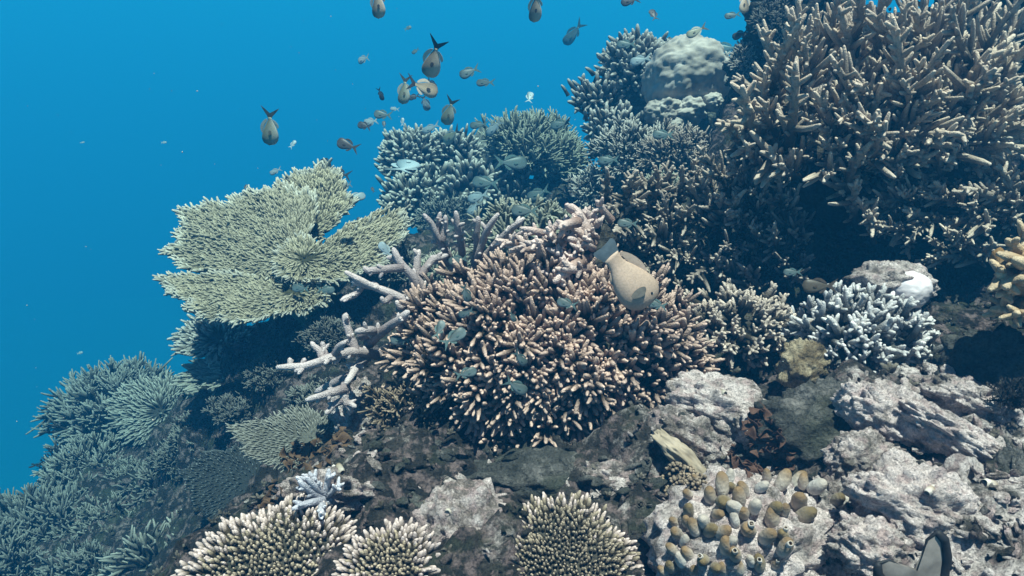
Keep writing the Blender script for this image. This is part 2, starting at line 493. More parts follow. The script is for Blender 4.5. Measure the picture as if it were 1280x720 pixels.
def dome(name, label, c, n, abh, count, variants, mat, fat=1.0, core=0.62, thmax=1.65, jit=0.09, parts=300, part='branch',
         cat='coral', group=None, base=True, xref=(1, 0, 0), lenj=0.24, coremat=None, seedx=0, rise=0.35, wild=0.27, rest=None):
    """a bushy colony: branches growing out of a hidden core to an ellipsoid outline"""
    x, y, z = basis(n, xref); a, b, h = abh
    c = np.asarray(c, float)
    root = thing(name, label, cat, c - z * h * 0.35, group)
    D = fib(count, thmax) + rng.normal(0, jit, (count, 3))
    D /= np.linalg.norm(D, axis=1)[:, None]
    sc = np.array([a, b, h])
    wob = 1 + 0.16 * fbm(D * 2.3 + seedx * 5.1 + c * 3, 3, seedx + 3)
    items = []
    for k in range(count):
        tp = D[k] * sc * wob[k] * (1 + rng.normal(0, lenj * 0.6))
        dr = unit(unit(D[k] * sc / (sc * sc)) + np.array([0, 0, rise]) + rng.normal(0, wild, 3))
        rt = tp - dr * (1 - core * .8) * (a + b + h) / 3 * rng.uniform(.9, 1.2)
        W = lambda p: c + x * p[0] + y * p[1] + z * p[2]
        items.append((W(rt), W(tp), fat * rng.uniform(.9, 1.15)))
    # the branches that face the camera show largest: they come first
    view = unit(-c)
    items.sort(key=lambda it: -np.dot(unit(it[1] - c), view))
    put_branches(root, items[:parts] if rest else items, variants, mat, part, parts)
    if rest: put_branches(root, items[parts:], rest, mat, part, 0)
    if base:
        blob(c - z * h * 0.12, (x, y, z), (a * core * .92, b * core * .92, h * core * .95), coremat or M['core'], 'base', root, 0.10, 2.0, 0.2, 3, 4, seedx, org=root.location)
    return root

def fan(name, label, base_pts, tip_poly, d_range, count, L, variants, mat, fat=1.0, group=None, parts=300, part='branch', sep=9, cat='coral', jit=0.18, bulge=0.0, baseobj=True, bmat=None, lift=0.0):
    """a thicket: branch tips spread evenly over an outline, each branch growing away from the colony's foot"""
    base = [P(*b) for b in base_pts]
    foot = np.mean(base, axis=0)
    root = thing(name, label, cat, foot, group)
    poly = np.array(tip_poly, float); lo, hi = poly.min(0), poly.max(0); ctr = poly.mean(0)
    tips = []
    tries = 0
    while len(tips) < count and tries < count * 80:
        tries += 1
        p = rng.uniform(lo, hi)
        if not inside(p, poly): continue
        s = sep * (1.0 if tries < count * 40 else 0.6)
        if any((p[0] - q[0]) ** 2 + (p[1] - q[1]) ** 2 < s * s for q in tips): continue
        tips.append(p)
    items = []
    for p in tips:
        r = np.linalg.norm((p - ctr) / (hi - lo) * 2)
        d = rng.uniform(*d_range) - bulge * (1 - min(1, r) ** 2)
        tip = P(p[0], p[1], d)
        b = base[int(np.argmin([np.linalg.norm(tip - q) for q in base]))]
        dr = unit(unit(tip - b) + rng.normal(0, jit, 3) + np.array([0, 0, lift]))
        items.append((tip - dr * rng.uniform(*L), tip, fat * rng.uniform(.85, 1.15)))
    items.sort(key=lambda it: np.linalg.norm(it[1]))
    put_branches(root, items, variants, mat, part, parts)
    if baseobj:
        for k, b in enumerate(base):
            blob(b, AX, (L[1] * .55, L[1] * .5, L[1] * .5), bmat or M['core'], 'base', root, 0.15, 2, 0.25, 3, 4, k + 5, org=root.location)
    return root

def inside(p, poly):
    x, y = p; c = False; n = len(poly); j = n - 1
    for i in range(n):
        xi, yi = poly[i]; xj, yj = poly[j]
        if (yi > y) != (yj > y) and x < (xj - xi) * (y - yi) / (yj - yi) + xi: c = not c
        j = i
    return c

def on_plane(px, py, p0, n):
    r = FW + RT * (px - 640) / F_PX + UP * (360 - py) / F_PX
    return r * (np.dot(p0, n) / np.dot(r, n))

def plate(root, outline, origin, d, n, mat, variants, count, flen=(0.02, 0.035), ang=0.5, thick=0.012, cup=0.0, fat=1.0, name='plate', under=None, wav=0.02, parts=0, part='branchlet', edge=0.0, rim=None):
    """a spreading shelf traced on a real plane, with thickness and rows of branchlets growing outwards on top"""
    n = unit(n); o = P(*origin, d); org = np.array(root.location)
    pts = np.array([on_plane(x, y, o, n) for x, y in outline])
    ex, ey, _ = basis(n)
    loc = np.stack([(pts - o) @ ex, (pts - o) @ ey], 1)
    ang_ = np.arctan2(loc[:, 1], loc[:, 0]); rad_ = np.hypot(loc[:, 0], loc[:, 1])
    k = np.argsort(ang_); ang_, rad_ = ang_[k], rad_[k]
    A = np.concatenate([ang_ - 2 * math.pi, ang_, ang_ + 2 * math.pi]); Rr = np.tile(rad_, 3)
    R = lambda t: np.interp(t, A, Rr)
    rmax = rad_.max()
    def surf(t, f):
        r = R(t) * f * (1 + 0.05 * np.sin(t * 17 + 1.3) * f + 0.035 * np.sin(t * 41) * f)
        x, y = r * np.cos(t), r * np.sin(t)
        q = np.stack([x, y, 0 * x], -1)
        z = cup * rmax * (r / rmax) ** 2 + wav * rmax * fbm(q.reshape(-1, 3) * 5 / rmax + 3.3, 3, 5).reshape(np.shape(x)) * 2
        return x, y, z
    W = lambda x, y, z: o + np.multiply.outer(x, ex) + np.multiply.outer(y, ey) + np.multiply.outer(z, n)
    nt_, nr = 120, 14
    t = np.linspace(-math.pi, math.pi, nt_, endpoint=False); f = np.linspace(0.0, 1.0, nr)
    f[0] = 0.02
    TT, FF = np.meshgrid(t, f)
    x, y, z = surf(TT.ravel(), FF.ravel())
    hi = W(x, y, z); lo = W(x, y, z - thick * (1.6 - 1.1 * FF.ravel()))
    m = nt_ * nr
    i = np.arange(nt_); j = (i + 1) % nt_
    q = []
    for a in range(nr - 1):
        q.append(np.stack([a * nt_ + i, a * nt_ + j, (a + 1) * nt_ + j, (a + 1) * nt_ + i], 1))
        q.append(np.stack([m + a * nt_ + i, m + (a + 1) * nt_ + i, m + (a + 1) * nt_ + j, m + a * nt_ + j], 1))
    a = nr - 1
    q.append(np.stack([a * nt_ + i, a * nt_ + j, m + a * nt_ + j, m + a * nt_ + i], 1))
    q.append(np.stack([i, m + i, m + j, j], 1))
    tp = np.concatenate([FF.ravel() ** 4 * .8] * 2)
    me = mesh_from(name, np.concatenate([hi, lo]) - org, np.concatenate(q), np.zeros((0, 3), int), tp, mat)
    pl = obj(name, me, root)
    if count:
        g_ = np.linspace(-math.pi, math.pi, 721); cdf = np.cumsum(R(g_) ** 2); cdf = (cdf - cdf[0]) / (cdf[-1] - cdf[0])
        kk = np.arange(count) + .5
        tt = np.interp((kk * .61803399) % 1.0, cdf, g_) + rng.normal(0, .008, count)
        ff = .08 + .89 * np.sqrt(kk / count)
        x, y, z = surf(tt, ff); p = W(x, y, z)
        x2, y2, z2 = surf(tt, np.minimum(ff + .02, 1.1)); p2 = W(x2, y2, z2)
        items = []
        for k in range(count):
            out = unit(p2[k] - p[k]) if np.linalg.norm(p2[k] - p[k]) > 1e-9 else ex
            L = rng.uniform(*flen) * (1 + edge * ff[k] ** 6)
            up_ = ang * (1.15 - .6 * ff[k] ** 3)
            dr = unit(out * math.cos(up_) + n * math.sin(up_) + rng.normal(0, .07, 3))
            items.append((p[k] - dr * L * .2, p[k] + dr * L, fat * rng.uniform(.85, 1.2)))
        if rim:
            put_branches(root, [it for it, f_ in zip(items, ff) if f_ > .90], variants, rim, part, 0)
            items = [it for it, f_ in zip(items, ff) if f_ <= .90]
        put_branches(root, items, variants, mat, part, parts)
    return pl

# ------------------------------------------------------------------ the setting: seabed, reef slope, water
SEABED_Z = -40.0
def build_seabed():
    n = 160
    xs = np.linspace(-70, 70, n); ys = np.linspace(-20, 95, n)
    X, Y = np.meshgrid(xs, ys)
    p = np.stack([X.ravel(), Y.ravel(), 0 * X.ravel()], 1)
    p[:, 2] = SEABED_Z + 0.5 * fbm(p * 0.12, 4, 3)
    i, j = np.meshgrid(np.arange(n - 1), np.arange(n - 1)); k = (j * n + i).ravel()
    q = np.stack([k, k + 1, k + n + 1, k + n], 1)
    o = obj('seabed', mesh_from('seabed', p, q, np.zeros((0, 3), int), np.zeros(len(p)), M['sand']))
    tag(o, kind='structure')
build_seabed()

# ground points read off the photograph (pixel, pixel, metres ahead, rock tone: pale crust, and dark painted in where shade falls)
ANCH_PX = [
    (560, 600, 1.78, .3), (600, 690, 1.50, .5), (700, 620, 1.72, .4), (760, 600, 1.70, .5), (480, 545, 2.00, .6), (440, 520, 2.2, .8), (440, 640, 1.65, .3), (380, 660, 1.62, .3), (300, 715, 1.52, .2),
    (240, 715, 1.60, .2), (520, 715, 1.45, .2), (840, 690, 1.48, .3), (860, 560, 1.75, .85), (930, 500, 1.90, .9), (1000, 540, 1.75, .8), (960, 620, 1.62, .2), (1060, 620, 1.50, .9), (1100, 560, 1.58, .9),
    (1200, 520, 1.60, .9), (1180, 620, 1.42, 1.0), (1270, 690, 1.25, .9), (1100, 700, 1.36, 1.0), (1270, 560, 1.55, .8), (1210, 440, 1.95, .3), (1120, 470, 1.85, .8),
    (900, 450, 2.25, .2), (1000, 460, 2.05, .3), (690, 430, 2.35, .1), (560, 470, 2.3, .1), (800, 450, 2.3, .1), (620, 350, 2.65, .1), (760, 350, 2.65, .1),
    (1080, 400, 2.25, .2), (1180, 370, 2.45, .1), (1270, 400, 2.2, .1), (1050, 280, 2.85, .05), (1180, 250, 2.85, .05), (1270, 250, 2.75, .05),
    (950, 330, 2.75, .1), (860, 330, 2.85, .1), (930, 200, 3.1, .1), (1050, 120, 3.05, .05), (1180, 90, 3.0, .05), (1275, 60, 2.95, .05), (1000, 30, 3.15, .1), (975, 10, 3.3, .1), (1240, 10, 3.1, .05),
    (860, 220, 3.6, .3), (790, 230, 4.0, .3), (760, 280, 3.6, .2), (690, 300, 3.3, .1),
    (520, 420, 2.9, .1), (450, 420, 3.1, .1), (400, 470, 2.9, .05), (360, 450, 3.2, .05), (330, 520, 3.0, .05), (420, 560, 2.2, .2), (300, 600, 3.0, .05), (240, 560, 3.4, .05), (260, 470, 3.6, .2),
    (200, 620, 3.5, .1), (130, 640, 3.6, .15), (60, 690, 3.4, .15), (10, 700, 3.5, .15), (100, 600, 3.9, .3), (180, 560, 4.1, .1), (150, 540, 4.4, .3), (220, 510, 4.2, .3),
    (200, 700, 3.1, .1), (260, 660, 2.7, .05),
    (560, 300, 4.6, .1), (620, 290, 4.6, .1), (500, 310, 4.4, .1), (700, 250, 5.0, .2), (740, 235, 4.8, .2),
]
ANCH_XYZ = [  # further round the reef, outside the picture
    (-1, -1.5, -1.5, .2), (1, -1.5, -1.3, .3), (3, -1.5, -.9, .3), (0, .4, -1.28, .4), (.9, .3, -1.22, .6), (-.8, .5, -1.45, .2), (-2, 0, -2.6, .2), (-4, 0, -6, .1), (-3.2, 2, -4.2, .1), (-4.8, 3, -7.5, .1),
    (-3.4, 4, -5.2, .1), (-2.6, 5, -4.8, .1), (-1.6, 4.8, -3.4, .1), (-4.8, 6, -7.5, .1), (-2, 7, -6.8, .1), (0, 6.6, -3.2, .1), (-.6, 8.5, -6, .1), (1, 8, -4, .1), (0, 11, -7.5, .1), (3, 11, -7.5, .1), (-4.5, 10, -7.8, .1),
    (1.6, 5.5, -2.0, .2), (2.4, 4.2, -.75, .2), (3.2, 3.4, -.35, .2), (3.2, 1.5, -.6, .4), (5.5, 2, -.3, .4), (5.5, 5, -.6, .3), (4, 6.5, -1.8, .2), (7, 8, -3, .2), (7, 11, -6, .2), (7, 0, -.3, .3), (5, -2, -.6, .3), (7, 4, -.2, .3), (-4.8, -2, -7.5, .1),
    (.75, 4.5, -1.9, .2), (-.1, 5.3, -2.3, .2),
]
A_ = np.array([list(P(x, y, d)) + [w] for x, y, d, w in ANCH_PX] + [list(a) for a in ANCH_XYZ])
def _phi(r): return np.sqrt(r * r + 0.03)
_K = _phi(np.hypot(A_[:, None, 0] - A_[None, :, 0], A_[:, None, 1] - A_[None, :, 1]))
_n = len(A_)
_Pm = np.stack([np.ones(_n), A_[:, 0], A_[:, 1]], 1)
_S = np.block([[_K - 0.010 * np.eye(_n), _Pm], [_Pm.T, np.zeros((3, 3))]])
_W = np.linalg.solve(_S, np.concatenate([A_[:, 2], np.zeros(3)]))
def base_height(x, y):
    r = _phi(np.hypot(x[:, None] - A_[None, :, 0], y[:, None] - A_[None, :, 1]))
    return r @ _W[:_n] + _W[_n] + _W[_n + 1] * x + _W[_n + 2] * y
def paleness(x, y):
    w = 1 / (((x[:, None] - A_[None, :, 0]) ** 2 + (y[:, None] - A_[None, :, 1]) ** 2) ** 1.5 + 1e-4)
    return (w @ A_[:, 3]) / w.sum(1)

GX = np.concatenate([np.linspace(-5, -1.6, 70, endpoint=False), np.linspace(-1.6, 2.2, 270, endpoint=False), np.linspace(2.2, 7, 70)])
GY = np.concatenate([np.linspace(-2, .6, 50, endpoint=False), np.linspace(.6, 3.4, 210, endpoint=False), np.linspace(3.4, 11, 120)])
def build_reef():
    X, Y = np.meshgrid(GX, GY); x, y = X.ravel(), Y.ravel()
    z = np.concatenate([base_height(x[k:k + 20000], y[k:k + 20000]) for k in range(0, len(x), 20000)])
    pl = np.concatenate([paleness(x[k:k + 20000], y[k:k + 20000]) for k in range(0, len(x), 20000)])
    p = np.stack([x, y, z], 1)
    rough = np.clip(1.0 - (y - 4) * .15, .4, 1)
    d = 0.13 * fbm(p * 3.1, 4, 1) + 0.085 * (0.5 - worley(p * 5.0, 2)) + 0.045 * (0.5 - worley(p * 13.0, 4)) + 0.03 * fbm(p * 24, 3, 9) + 0.022 * (0.5 - worley(p * 34.0, 6))
    p[:, 2] += d * rough
    off = np.stack([fbm(p * 6, 3, 41), fbm(p * 6, 3, 42)], 1) * 0.07
    p[:, :2] += off
    n, m = len(GX), len(GY)
    P3 = p.reshape(m, n, 3)
    for e in (P3[0], P3[-1], P3[:, 0], P3[:, -1]): e[:, 2] = SEABED_Z - 1.0      # the reef wall drops to the sea floor
    i, j = np.meshgrid(np.arange(n - 1), np.arange(m - 1)); k = (j * n + i).ravel()
    q = np.stack([k, k + 1, k + n + 1, k + n], 1)
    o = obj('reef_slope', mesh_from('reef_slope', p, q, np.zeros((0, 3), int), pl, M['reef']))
    tag(o, kind='structure')
    return o, p[:, 2].reshape(m, n)
REEF, REEF_Z = build_reef()

def reef_z(x, y):
    i = int(np.clip(np.searchsorted(GX, x) - 1, 0, len(GX) - 2)); j = int(np.clip(np.searchsorted(GY, y) - 1, 0, len(GY) - 2))
    u = (x - GX[i]) / (GX[i + 1] - GX[i]); v = (y - GY[j]) / (GY[j + 1] - GY[j])
    return (REEF_Z[j, i] * (1 - u) + REEF_Z[j, i + 1] * u) * (1 - v) + (REEF_Z[j + 1, i] * (1 - u) + REEF_Z[j + 1, i + 1] * u) * v
def ground(px, py, lo=0.7, hi=7.0):
    """where the sight line through a photo pixel meets the reef"""
    d = lo
    while d < hi:
        p = P(px, py, d)
        if p[2] < reef_z(p[0], p[1]): return p, d
        d += 0.01
    return P(px, py, hi), hi

def build_haze():
    m = bpy.data.materials.new('sea_water'); m.use_nodes = True
    nt = m.node_tree; nt.nodes.clear()
    out = nt.nodes.new('ShaderNodeOutputMaterial'); v = nt.nodes.new('ShaderNodeVolumePrincipled')
    v.inputs['Color'].default_value = (*WATER_COLOR, 1)
    v.inputs['Density'].default_value = WATER_DENSITY
    v.inputs['Anisotropy'].default_value = 0.15
    v.inputs['Absorption Color'].default_value = (*WATER_KEEP, 1)
    nt.links.new(v.outputs[0], out.inputs['Volume'])
    x0, x1, y0, y1, z0, z1 = -72, 72, -22, 97, SEABED_Z - 1.6, 0.75
    V = [(x, y, z) for z in (z0, z1) for y in (y0, y1) for x in (x0, x1)]
    Q = [(0, 2, 3, 1), (4, 5, 7, 6), (0, 1, 5, 4), (2, 6, 7, 3), (0, 4, 6, 2), (1, 3, 7, 5)]
    o = obj('haze', mesh_from('haze', np.array(V, float), np.array(Q), np.zeros((0, 3), int), np.zeros(8), m, False))
    tag(o, 'clear blue sea water filling the whole scene', 'water', kind='stuff')
build_haze()

# ------------------------------------------------------------------ corals
CAM_N = -FW                       # towards the camera
# the tan branching coral in the middle
c = P(688, 440, 2.15)
dome('branching_coral', 'large domed tan branching coral with forked pink-tipped branches, biggest of the reef front', c, unit(CAM_N * .86 + UP * .55), (0.465, 0.305, 0.29),
     740, V_BUSHY, M['central'], fat=.86, core=.72, thmax=1.75, parts=300, seedx=1, lenj=.16, wild=.24, rest=V_FORKTHIN)
fan('branching_coral', 'pale pink stubby coral arm stretched along the crest of the domed tan coral', [(735, 320, 2.12)], [(610, 300), (650, 285), (700, 275), (735, 285), (738, 310), (715, 330), (705, 365), (685, 350), (650, 315)], (1.93, 2.05), 34,
    (.07, .12), V_NUBBY, M['pinktip'], fat=1.05, sep=8, jit=.3)
fan('branching_coral', 'upright pink finger-branched coral standing behind the tan fish tail', [(738, 300, 2.14)], [(712, 260), (724, 248), (740, 246), (752, 262), (760, 285), (748, 300), (725, 290)], (2.05, 2.16), 12,
    (.06, .13), V_NUBBY, M['pinktip'], fat=1.15, sep=8, jit=.25)
# brown staghorn thickets
fan('staghorn_coral', 'huge brown staghorn thicket with long pale-tipped bottlebrush branches at the reef top', [(1075, 215, 2.75), (1000, 200, 2.85), (1160, 190, 2.7)],
    [(920, 80), (935, 60), (985, 25), (1010, -20), (1100, -40), (1200, -40), (1275, -20), (1300, 40), (1300, 180), (1230, 200), (1140, 210), (1080, 225), (1010, 225), (930, 215), (905, 165)],
    (2.1, 2.6), 185, (.26, .44), V_BRUSH, M['stag'], fat=.82, sep=15, jit=.16, bulge=.15, lift=.05)
fan('staghorn_coral', 'dark staghorn thicket with slender branches growing above the cream clump', [(900, 330, 2.9), (820, 290, 3.0), (970, 330, 2.8)],
    [(735, 245), (780, 215), (850, 190), (900, 180), (960, 210), (1010, 250), (1010, 320), (985, 355), (930, 365), (870, 355), (810, 335), (760, 300)],
    (2.25, 2.65), 120, (.20, .32), V_BRUSH, M['stagdk'], fat=.88, sep=13, jit=.2, lift=.15)
fan('staghorn_coral', 'staghorn colony with stubby cream sprays hanging over the lilac boulder', [(1160, 270, 2.75), (1240, 290, 2.6)],
    [(1060, 190), (1130, 200), (1200, 190), (1300, 180), (1300, 270), (1260, 300), (1190, 340), (1140, 340), (1130, 310), (1085, 290), (1060, 250)],
    (2.15, 2.5), 72, (.18, .30), V_BRUSH, M['stag'], fat=.95, sep=16, jit=.2, lift=.05)
fan('finger_coral', 'orange-yellow finger coral with thick pale-tipped fingers beside the dark hollow', [(1300, 360, 1.85)], [(1230, 345), (1240, 318), (1262, 305), (1320, 295), (1320, 400), (1265, 397), (1236, 375)], (1.55, 1.7), 30,
    (.14, .20), V_NUBBY, M['orange'], fat=.75, sep=9, jit=.15)
# paler rounded clumps on the right-hand ledge
dome('acropora_coral', 'pale icy-blue clump of short pointed coral fingers beside the ochre rock', P(1078, 425, 2.02), unit(CAM_N * .8 + UP * .6), (0.178, 0.155, 0.13), 190, V_NUBBY, M['blue'], fat=.85, core=.5, thmax=1.75, seedx=2, jit=.12)
dome('acropora_coral', 'cream finger coral clump with a dark shaded underside, next to the domed tan coral', P(922, 410, 2.12), unit(CAM_N * .75 + UP * .7), (0.165, 0.12, 0.11), 160, V_NUBBY, M['cream'], fat=.85, core=.5, thmax=1.7, seedx=3, jit=.12)
dome('acropora_coral', 'grey-green bushy coral growing behind the crest of the domed tan coral', P(668, 300, 2.9), unit(CAM_N * .6 + UP * .8), (0.25, 0.17, 0.16), 170, V_FORKTHIN, M['green'], fat=1.1, core=.5, seedx=4)
dome('acropora_coral', 'small dark brown bushy coral tucked under the domed tan coral', P(505, 520, 2.02), unit(CAM_N * .8 + UP * .5), (0.105, 0.10, 0.09), 110, V_FORKTHIN, M['bush'], fat=1.15, core=.5, seedx=5)
# digitate plates at the bottom
def digitate(name, label, lobes, n, count, mat, seed, L=(.026, .038), fat=.95, edge=.5, rim_at=.85):
    n = unit(n); x, y, z = basis(n)
    c0 = P(*lobes[0][:2], lobes[0][2])
    root = thing(name, label, 'coral', c0 - n * .06)
    org = np.array(root.location); items = []
    for li, (px, py, d, r) in enumerate(lobes):
        c = P(px, py, d)
        k = np.arange(count[li]) + .5; rr = np.sqrt(k / count[li]); ph = k * 2.399963 + li
        wob = 1 + .10 * np.sin(3 * ph + seed) + .06 * np.sin(7 * ph + seed * 2)
        for a, f, w in zip(ph, rr, wob):
            q = f * r * w; a = a + rng.normal(0, .05)
            out = x * math.cos(a) + y * math.sin(a)
            p = c + out * q * .94 - n * (.18 * r * f ** 3)
            dr = unit(n * (1.15 - .75 * f ** 4) + out * (1.1 * f ** 3) + rng.normal(0, .10, 3))
            l = rng.uniform(*L) * (.8 + edge * f ** 3)
            items.append((p - dr * l * .35, p + dr * l, fat * rng.uniform(.85, 1.15), f + rng.normal(0, .11)))
        b = blob(c - n * r * .22, (x, y, z), (r * .95, r * .95, r * .22), M['core'], 'base', root, .05, 2, .1, 4, 4, seed + li, org=org)
    items.sort(key=lambda it: np.linalg.norm(it[1]))
    rim = [it[:3] for it in items if it[3] > rim_at]; mid = [it[:3] for it in items if it[3] <= rim_at]
    put_branches(root, rim, V_STUB, mat, 'finger', 130)
    put_branches(root, mid, V_STUB, M['digitmid'], 'finger', 170)
    return root
digitate('digitate_coral', 'round greenish-tan cushion of packed coral fingers with a white-tipped rim', [(708, 702, 1.50, .148)], unit(CAM_N * .75 + UP * .75), [900], M['digit'], 3, L=(.016, .021), fat=.88, edge=.55, rim_at=.88)
digitate('digitate_coral', 'two-lobed cream coral plate of packed blunt fingers below the lavender coral', [(335, 712, 1.50, .170), (486, 706, 1.46, .088)], unit(CAM_N * .7 + UP * .75), [860, 330], M['digit'], 5, L=(.018, .023), fat=.98, edge=.5, rim_at=.66)

# the white antler branches: each stem traced with its own depth
def antler(label, d, stems, r=0.017):
    p0 = P(stems[0][0][0], stems[0][0][1], d + stems[0][0][2])
    root = thing('staghorn_coral', label, 'coral', p0, 'bare white staghorn corals')
    org = np.array(root.location)
    for k, st in enumerate(stems):
        pts = np.array([P(x, y, d + dz) for x, y, dz in st])
        t = np.linspace(0, 1, len(pts)); tt = np.linspace(0, 1, 12)
        pp = np.stack([np.interp(tt, t, pts[:, i]) for i in range(3)], 1)
        pp[1:-1] = (pp[:-2] + pp[1:-1] * 2 + pp[2:]) / 4
        pp += fbm(pp * 30, 2, k)[:, None] * .006
        L = np.linalg.norm(pts[-1] - pts[0])
        rr = r * min(1, .55 + L / .35) if k else r
        mb = MB()
        tube(mb, pp - org, taper(rr, rr * .58, 12, .65), 10, .2, 1, .06, k)
        g = np.random.default_rng(int(d * 1000) + k)
        for q in range(int(2 + L * 22)):          # small pointed nubs along the stem
            f = g.uniform(.15, .95); i = int(f * 10); b = pp[i] - org; ax = unit(pp[i + 1] - pp[i])
            dr = unit(np.cross(ax, g.normal(0, 1, 3)) + ax * .7)
            tube(mb, curve(b, dr, rr * g.uniform(1.2, 2.1), ax * .4, 4), taper(rr * .55, rr * .4, 4, .6), 6, .4, 1, .08, q)
        obj('branch', mb.mesh('branch', M['white']), root)
    return root
antler('bare white antler-branched coral reaching out over the grey plate coral, lowest of three', 1.98, [
    [(500, 455, .25), (460, 440, .1), (430, 440, 0), (395, 455, -.02), (345, 461, -.02)],
    [(435, 470, .05), (428, 490, 0), (432, 505, 0), (440, 515, 0)], [(460, 445, .12), (445, 460, .05), (432, 480, 0)],
    [(432, 485, 0), (410, 492, -.03), (383, 500, -.03)], [(430, 500, 0), (418, 505, 0), (408, 517, -.02)], [(432, 505, 0), (445, 508, -.02)],
    [(445, 440, .05), (440, 425, .05), (430, 400, .05), (432, 393, .05)], [(405, 452, 0), (398, 440, 0), (389, 428, 0)], [(408, 450, 0), (404, 438, .02), (402, 428, .02)], [(378, 458, 0), (380, 452, 0), (382, 447, 0)], [(365, 460, 0), (362, 455, 0), (361, 449, 0)],
    [(460, 430, .12), (480, 412, .05), (510, 395, 0)], [(452, 420, .1), (470, 412, .05), (455, 414, 0), (445, 414, -.02)], [(480, 412, .05), (498, 400, 0), (512, 388, -.02)], [(440, 470, .05), (415, 480, .1), (395, 490, .12)], [(420, 443, 0), (424, 433, -.03), (431, 428, -.05)]], .0160)
antler('bare white antler-branched coral leaning in front of the sage table coral, middle of three', 2.08, [
    [(560, 395, .2), (530, 380, .05), (510, 375, 0), (470, 360, 0), (432, 340, -.03)],
    [(525, 375, .05), (520, 350, .02), (500, 330, 0), (492, 310, 0)], [(505, 335, 0), (490, 335, 0), (462, 338, -.02), (456, 333, -.02)],
    [(528, 365, .05), (520, 340, .05), (522, 320, .05), (525, 312, .05)], [(470, 360, 0), (455, 356, 0), (440, 352, -.02)], [(455, 352, 0), (445, 368, 0), (426, 376, -.02)], [(490, 370, 0), (480, 378, -.02), (476, 372, -.03)], [(510, 378, 0), (500, 384, -.02), (494, 378, -.03)],
    [(500, 332, 0), (493, 322, .02), (484, 322, .02)], [(525, 345, .05), (540, 325, .08), (560, 318, .1)]], .0155)
antler('cluster of upright white antler-coral prongs behind the domed tan coral, topmost of three', 2.22, [
    [(590, 350, .2), (598, 320, .1), (607, 290, .05), (622, 268, 0)], [(575, 350, .2), (560, 320, .1), (545, 290, .03), (530, 268, 0)], [(580, 345, .2), (577, 310, .1), (572, 285, .05), (569, 265, .02)],
    [(592, 345, .2), (596, 310, .1), (596, 285, .06), (597, 272, .04)], [(600, 330, .15), (620, 305, .08), (640, 285, .03), (653, 275, 0)], [(553, 300, .05), (556, 285, .04), (558, 268, .02)], [(545, 292, .05), (548, 278, .04), (550, 266, .03)],
    [(605, 325, .12), (625, 308, .08), (640, 302, .05)], [(570, 335, .2), (555, 325, .1), (540, 320, .05)]], .0145)

# sage table coral
rt = thing('table_coral', 'broad sage-green tiered table coral with finely ridged plates overhanging open water', 'coral', P(385, 400, 3.25))
plate(rt, [(221, 306), (221, 286), (244, 262), (286, 250), (331, 240), (363, 236), (390, 246), (396, 263), (388, 285), (379, 308), (372, 332), (350, 341), (300, 341), (255, 341), (230, 337), (220, 322)], (368, 325), 3.12, (-.22, -.60, .77), M['table'], V_THINFAR, 3600, (.024, .036), .36, .020, .05, 1.7, edge=.4, rim=M['tablerim'], wav=.045)
plate(rt, [(212, 354), (222, 344), (260, 345), (330, 349), (390, 350), (406, 368), (403, 378), (370, 386), (345, 390), (318, 399), (290, 402), (257, 395), (230, 382), (215, 370)], (372, 366), 3.02, (-.12, -.45, .88), M['table'], V_THINFAR, 2400, (.024, .034), .36, .020, .03, 1.7, edge=.4, rim=M['tablerim'], wav=.045)
plate(rt, [(348, 332), (400, 308), (440, 294), (468, 276), (488, 263), (505, 265), (514, 276), (498, 302), (480, 322), (470, 335), (432, 347), (385, 349), (355, 343)], (380, 325), 3.08, (.12, -.52, .85), M['table'], V_THINFAR, 2000, (.022, .034), .36, .020, .06, 1.7, edge=.4, rim=M['tablerim'], wav=.045)
plate(rt, [(343, 240), (352, 228), (376, 222), (400, 211), (424, 214), (427, 235), (441, 256), (425, 274), (398, 292), (380, 296), (370, 270)], (388, 292), 3.35, (.05, -.70, .71), M['table'], V_THINFAR, 1200, (.024, .036), .36, .020, .05, 1.7, edge=.4, rim=M['tablerim'], wav=.045)
blob(P(392, 365, 3.30), AX, (.10, .12, .22), M['table'], 'stalk', rt, .15, 2, .2, 3, 4, 3, org=rt.location)

# thin plates lower down
rt = thing('plate_coral', 'thin grey plate coral shelf above the ruffled brown fronds', 'coral', P(380, 560, 2.15))
plate(rt, [(290, 538), (300, 530), (340, 524), (400, 520), (425, 535), (410, 560), (370, 585), (345, 580), (320, 575), (303, 560)], (390, 548), 2.15, (-.15, -.5, .85), M['plategrey'], V_THINFAR, 420, (.010, .018), .5, .010, .04, 1.3, edge=.5)
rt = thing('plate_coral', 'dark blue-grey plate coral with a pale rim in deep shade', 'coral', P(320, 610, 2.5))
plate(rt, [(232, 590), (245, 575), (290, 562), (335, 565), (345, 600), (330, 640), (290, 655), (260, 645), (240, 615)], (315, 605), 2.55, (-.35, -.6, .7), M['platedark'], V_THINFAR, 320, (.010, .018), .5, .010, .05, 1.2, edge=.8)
rt = thing('plate_coral', 'pale frilled plate coral just below the sage table coral, over the shelf', 'coral', P(275, 420, 3.6))
plate(rt, [(230, 425), (238, 412), (262, 405), (300, 406), (305, 420), (285, 432), (255, 440), (232, 440)], (275, 424), 3.7, (-.2, -.6, .77), M['far'], V_THINFAR, 260, (.045, .07), .6, .014, .03, 1.4, edge=.4)
rt = thing('plate_coral', 'drooping grey plate coral shelf with a fringed rim, over the blue shade', 'coral', P(310, 450, 3.5))
plate(rt, [(228, 480), (240, 460), (280, 445), (330, 420), (360, 402), (358, 425), (350, 455), (310, 480), (265, 492)], (320, 450), 3.6, (-.2, -.45, .87), M['plategrey'], V_THINFAR, 420, (.04, .06), .5, .014, .02, 1.3, edge=.4)
rt = thing('plate_coral', 'light fan-shaped plate coral lying on the far bushy coral', 'coral', P(190, 515, 4.1))
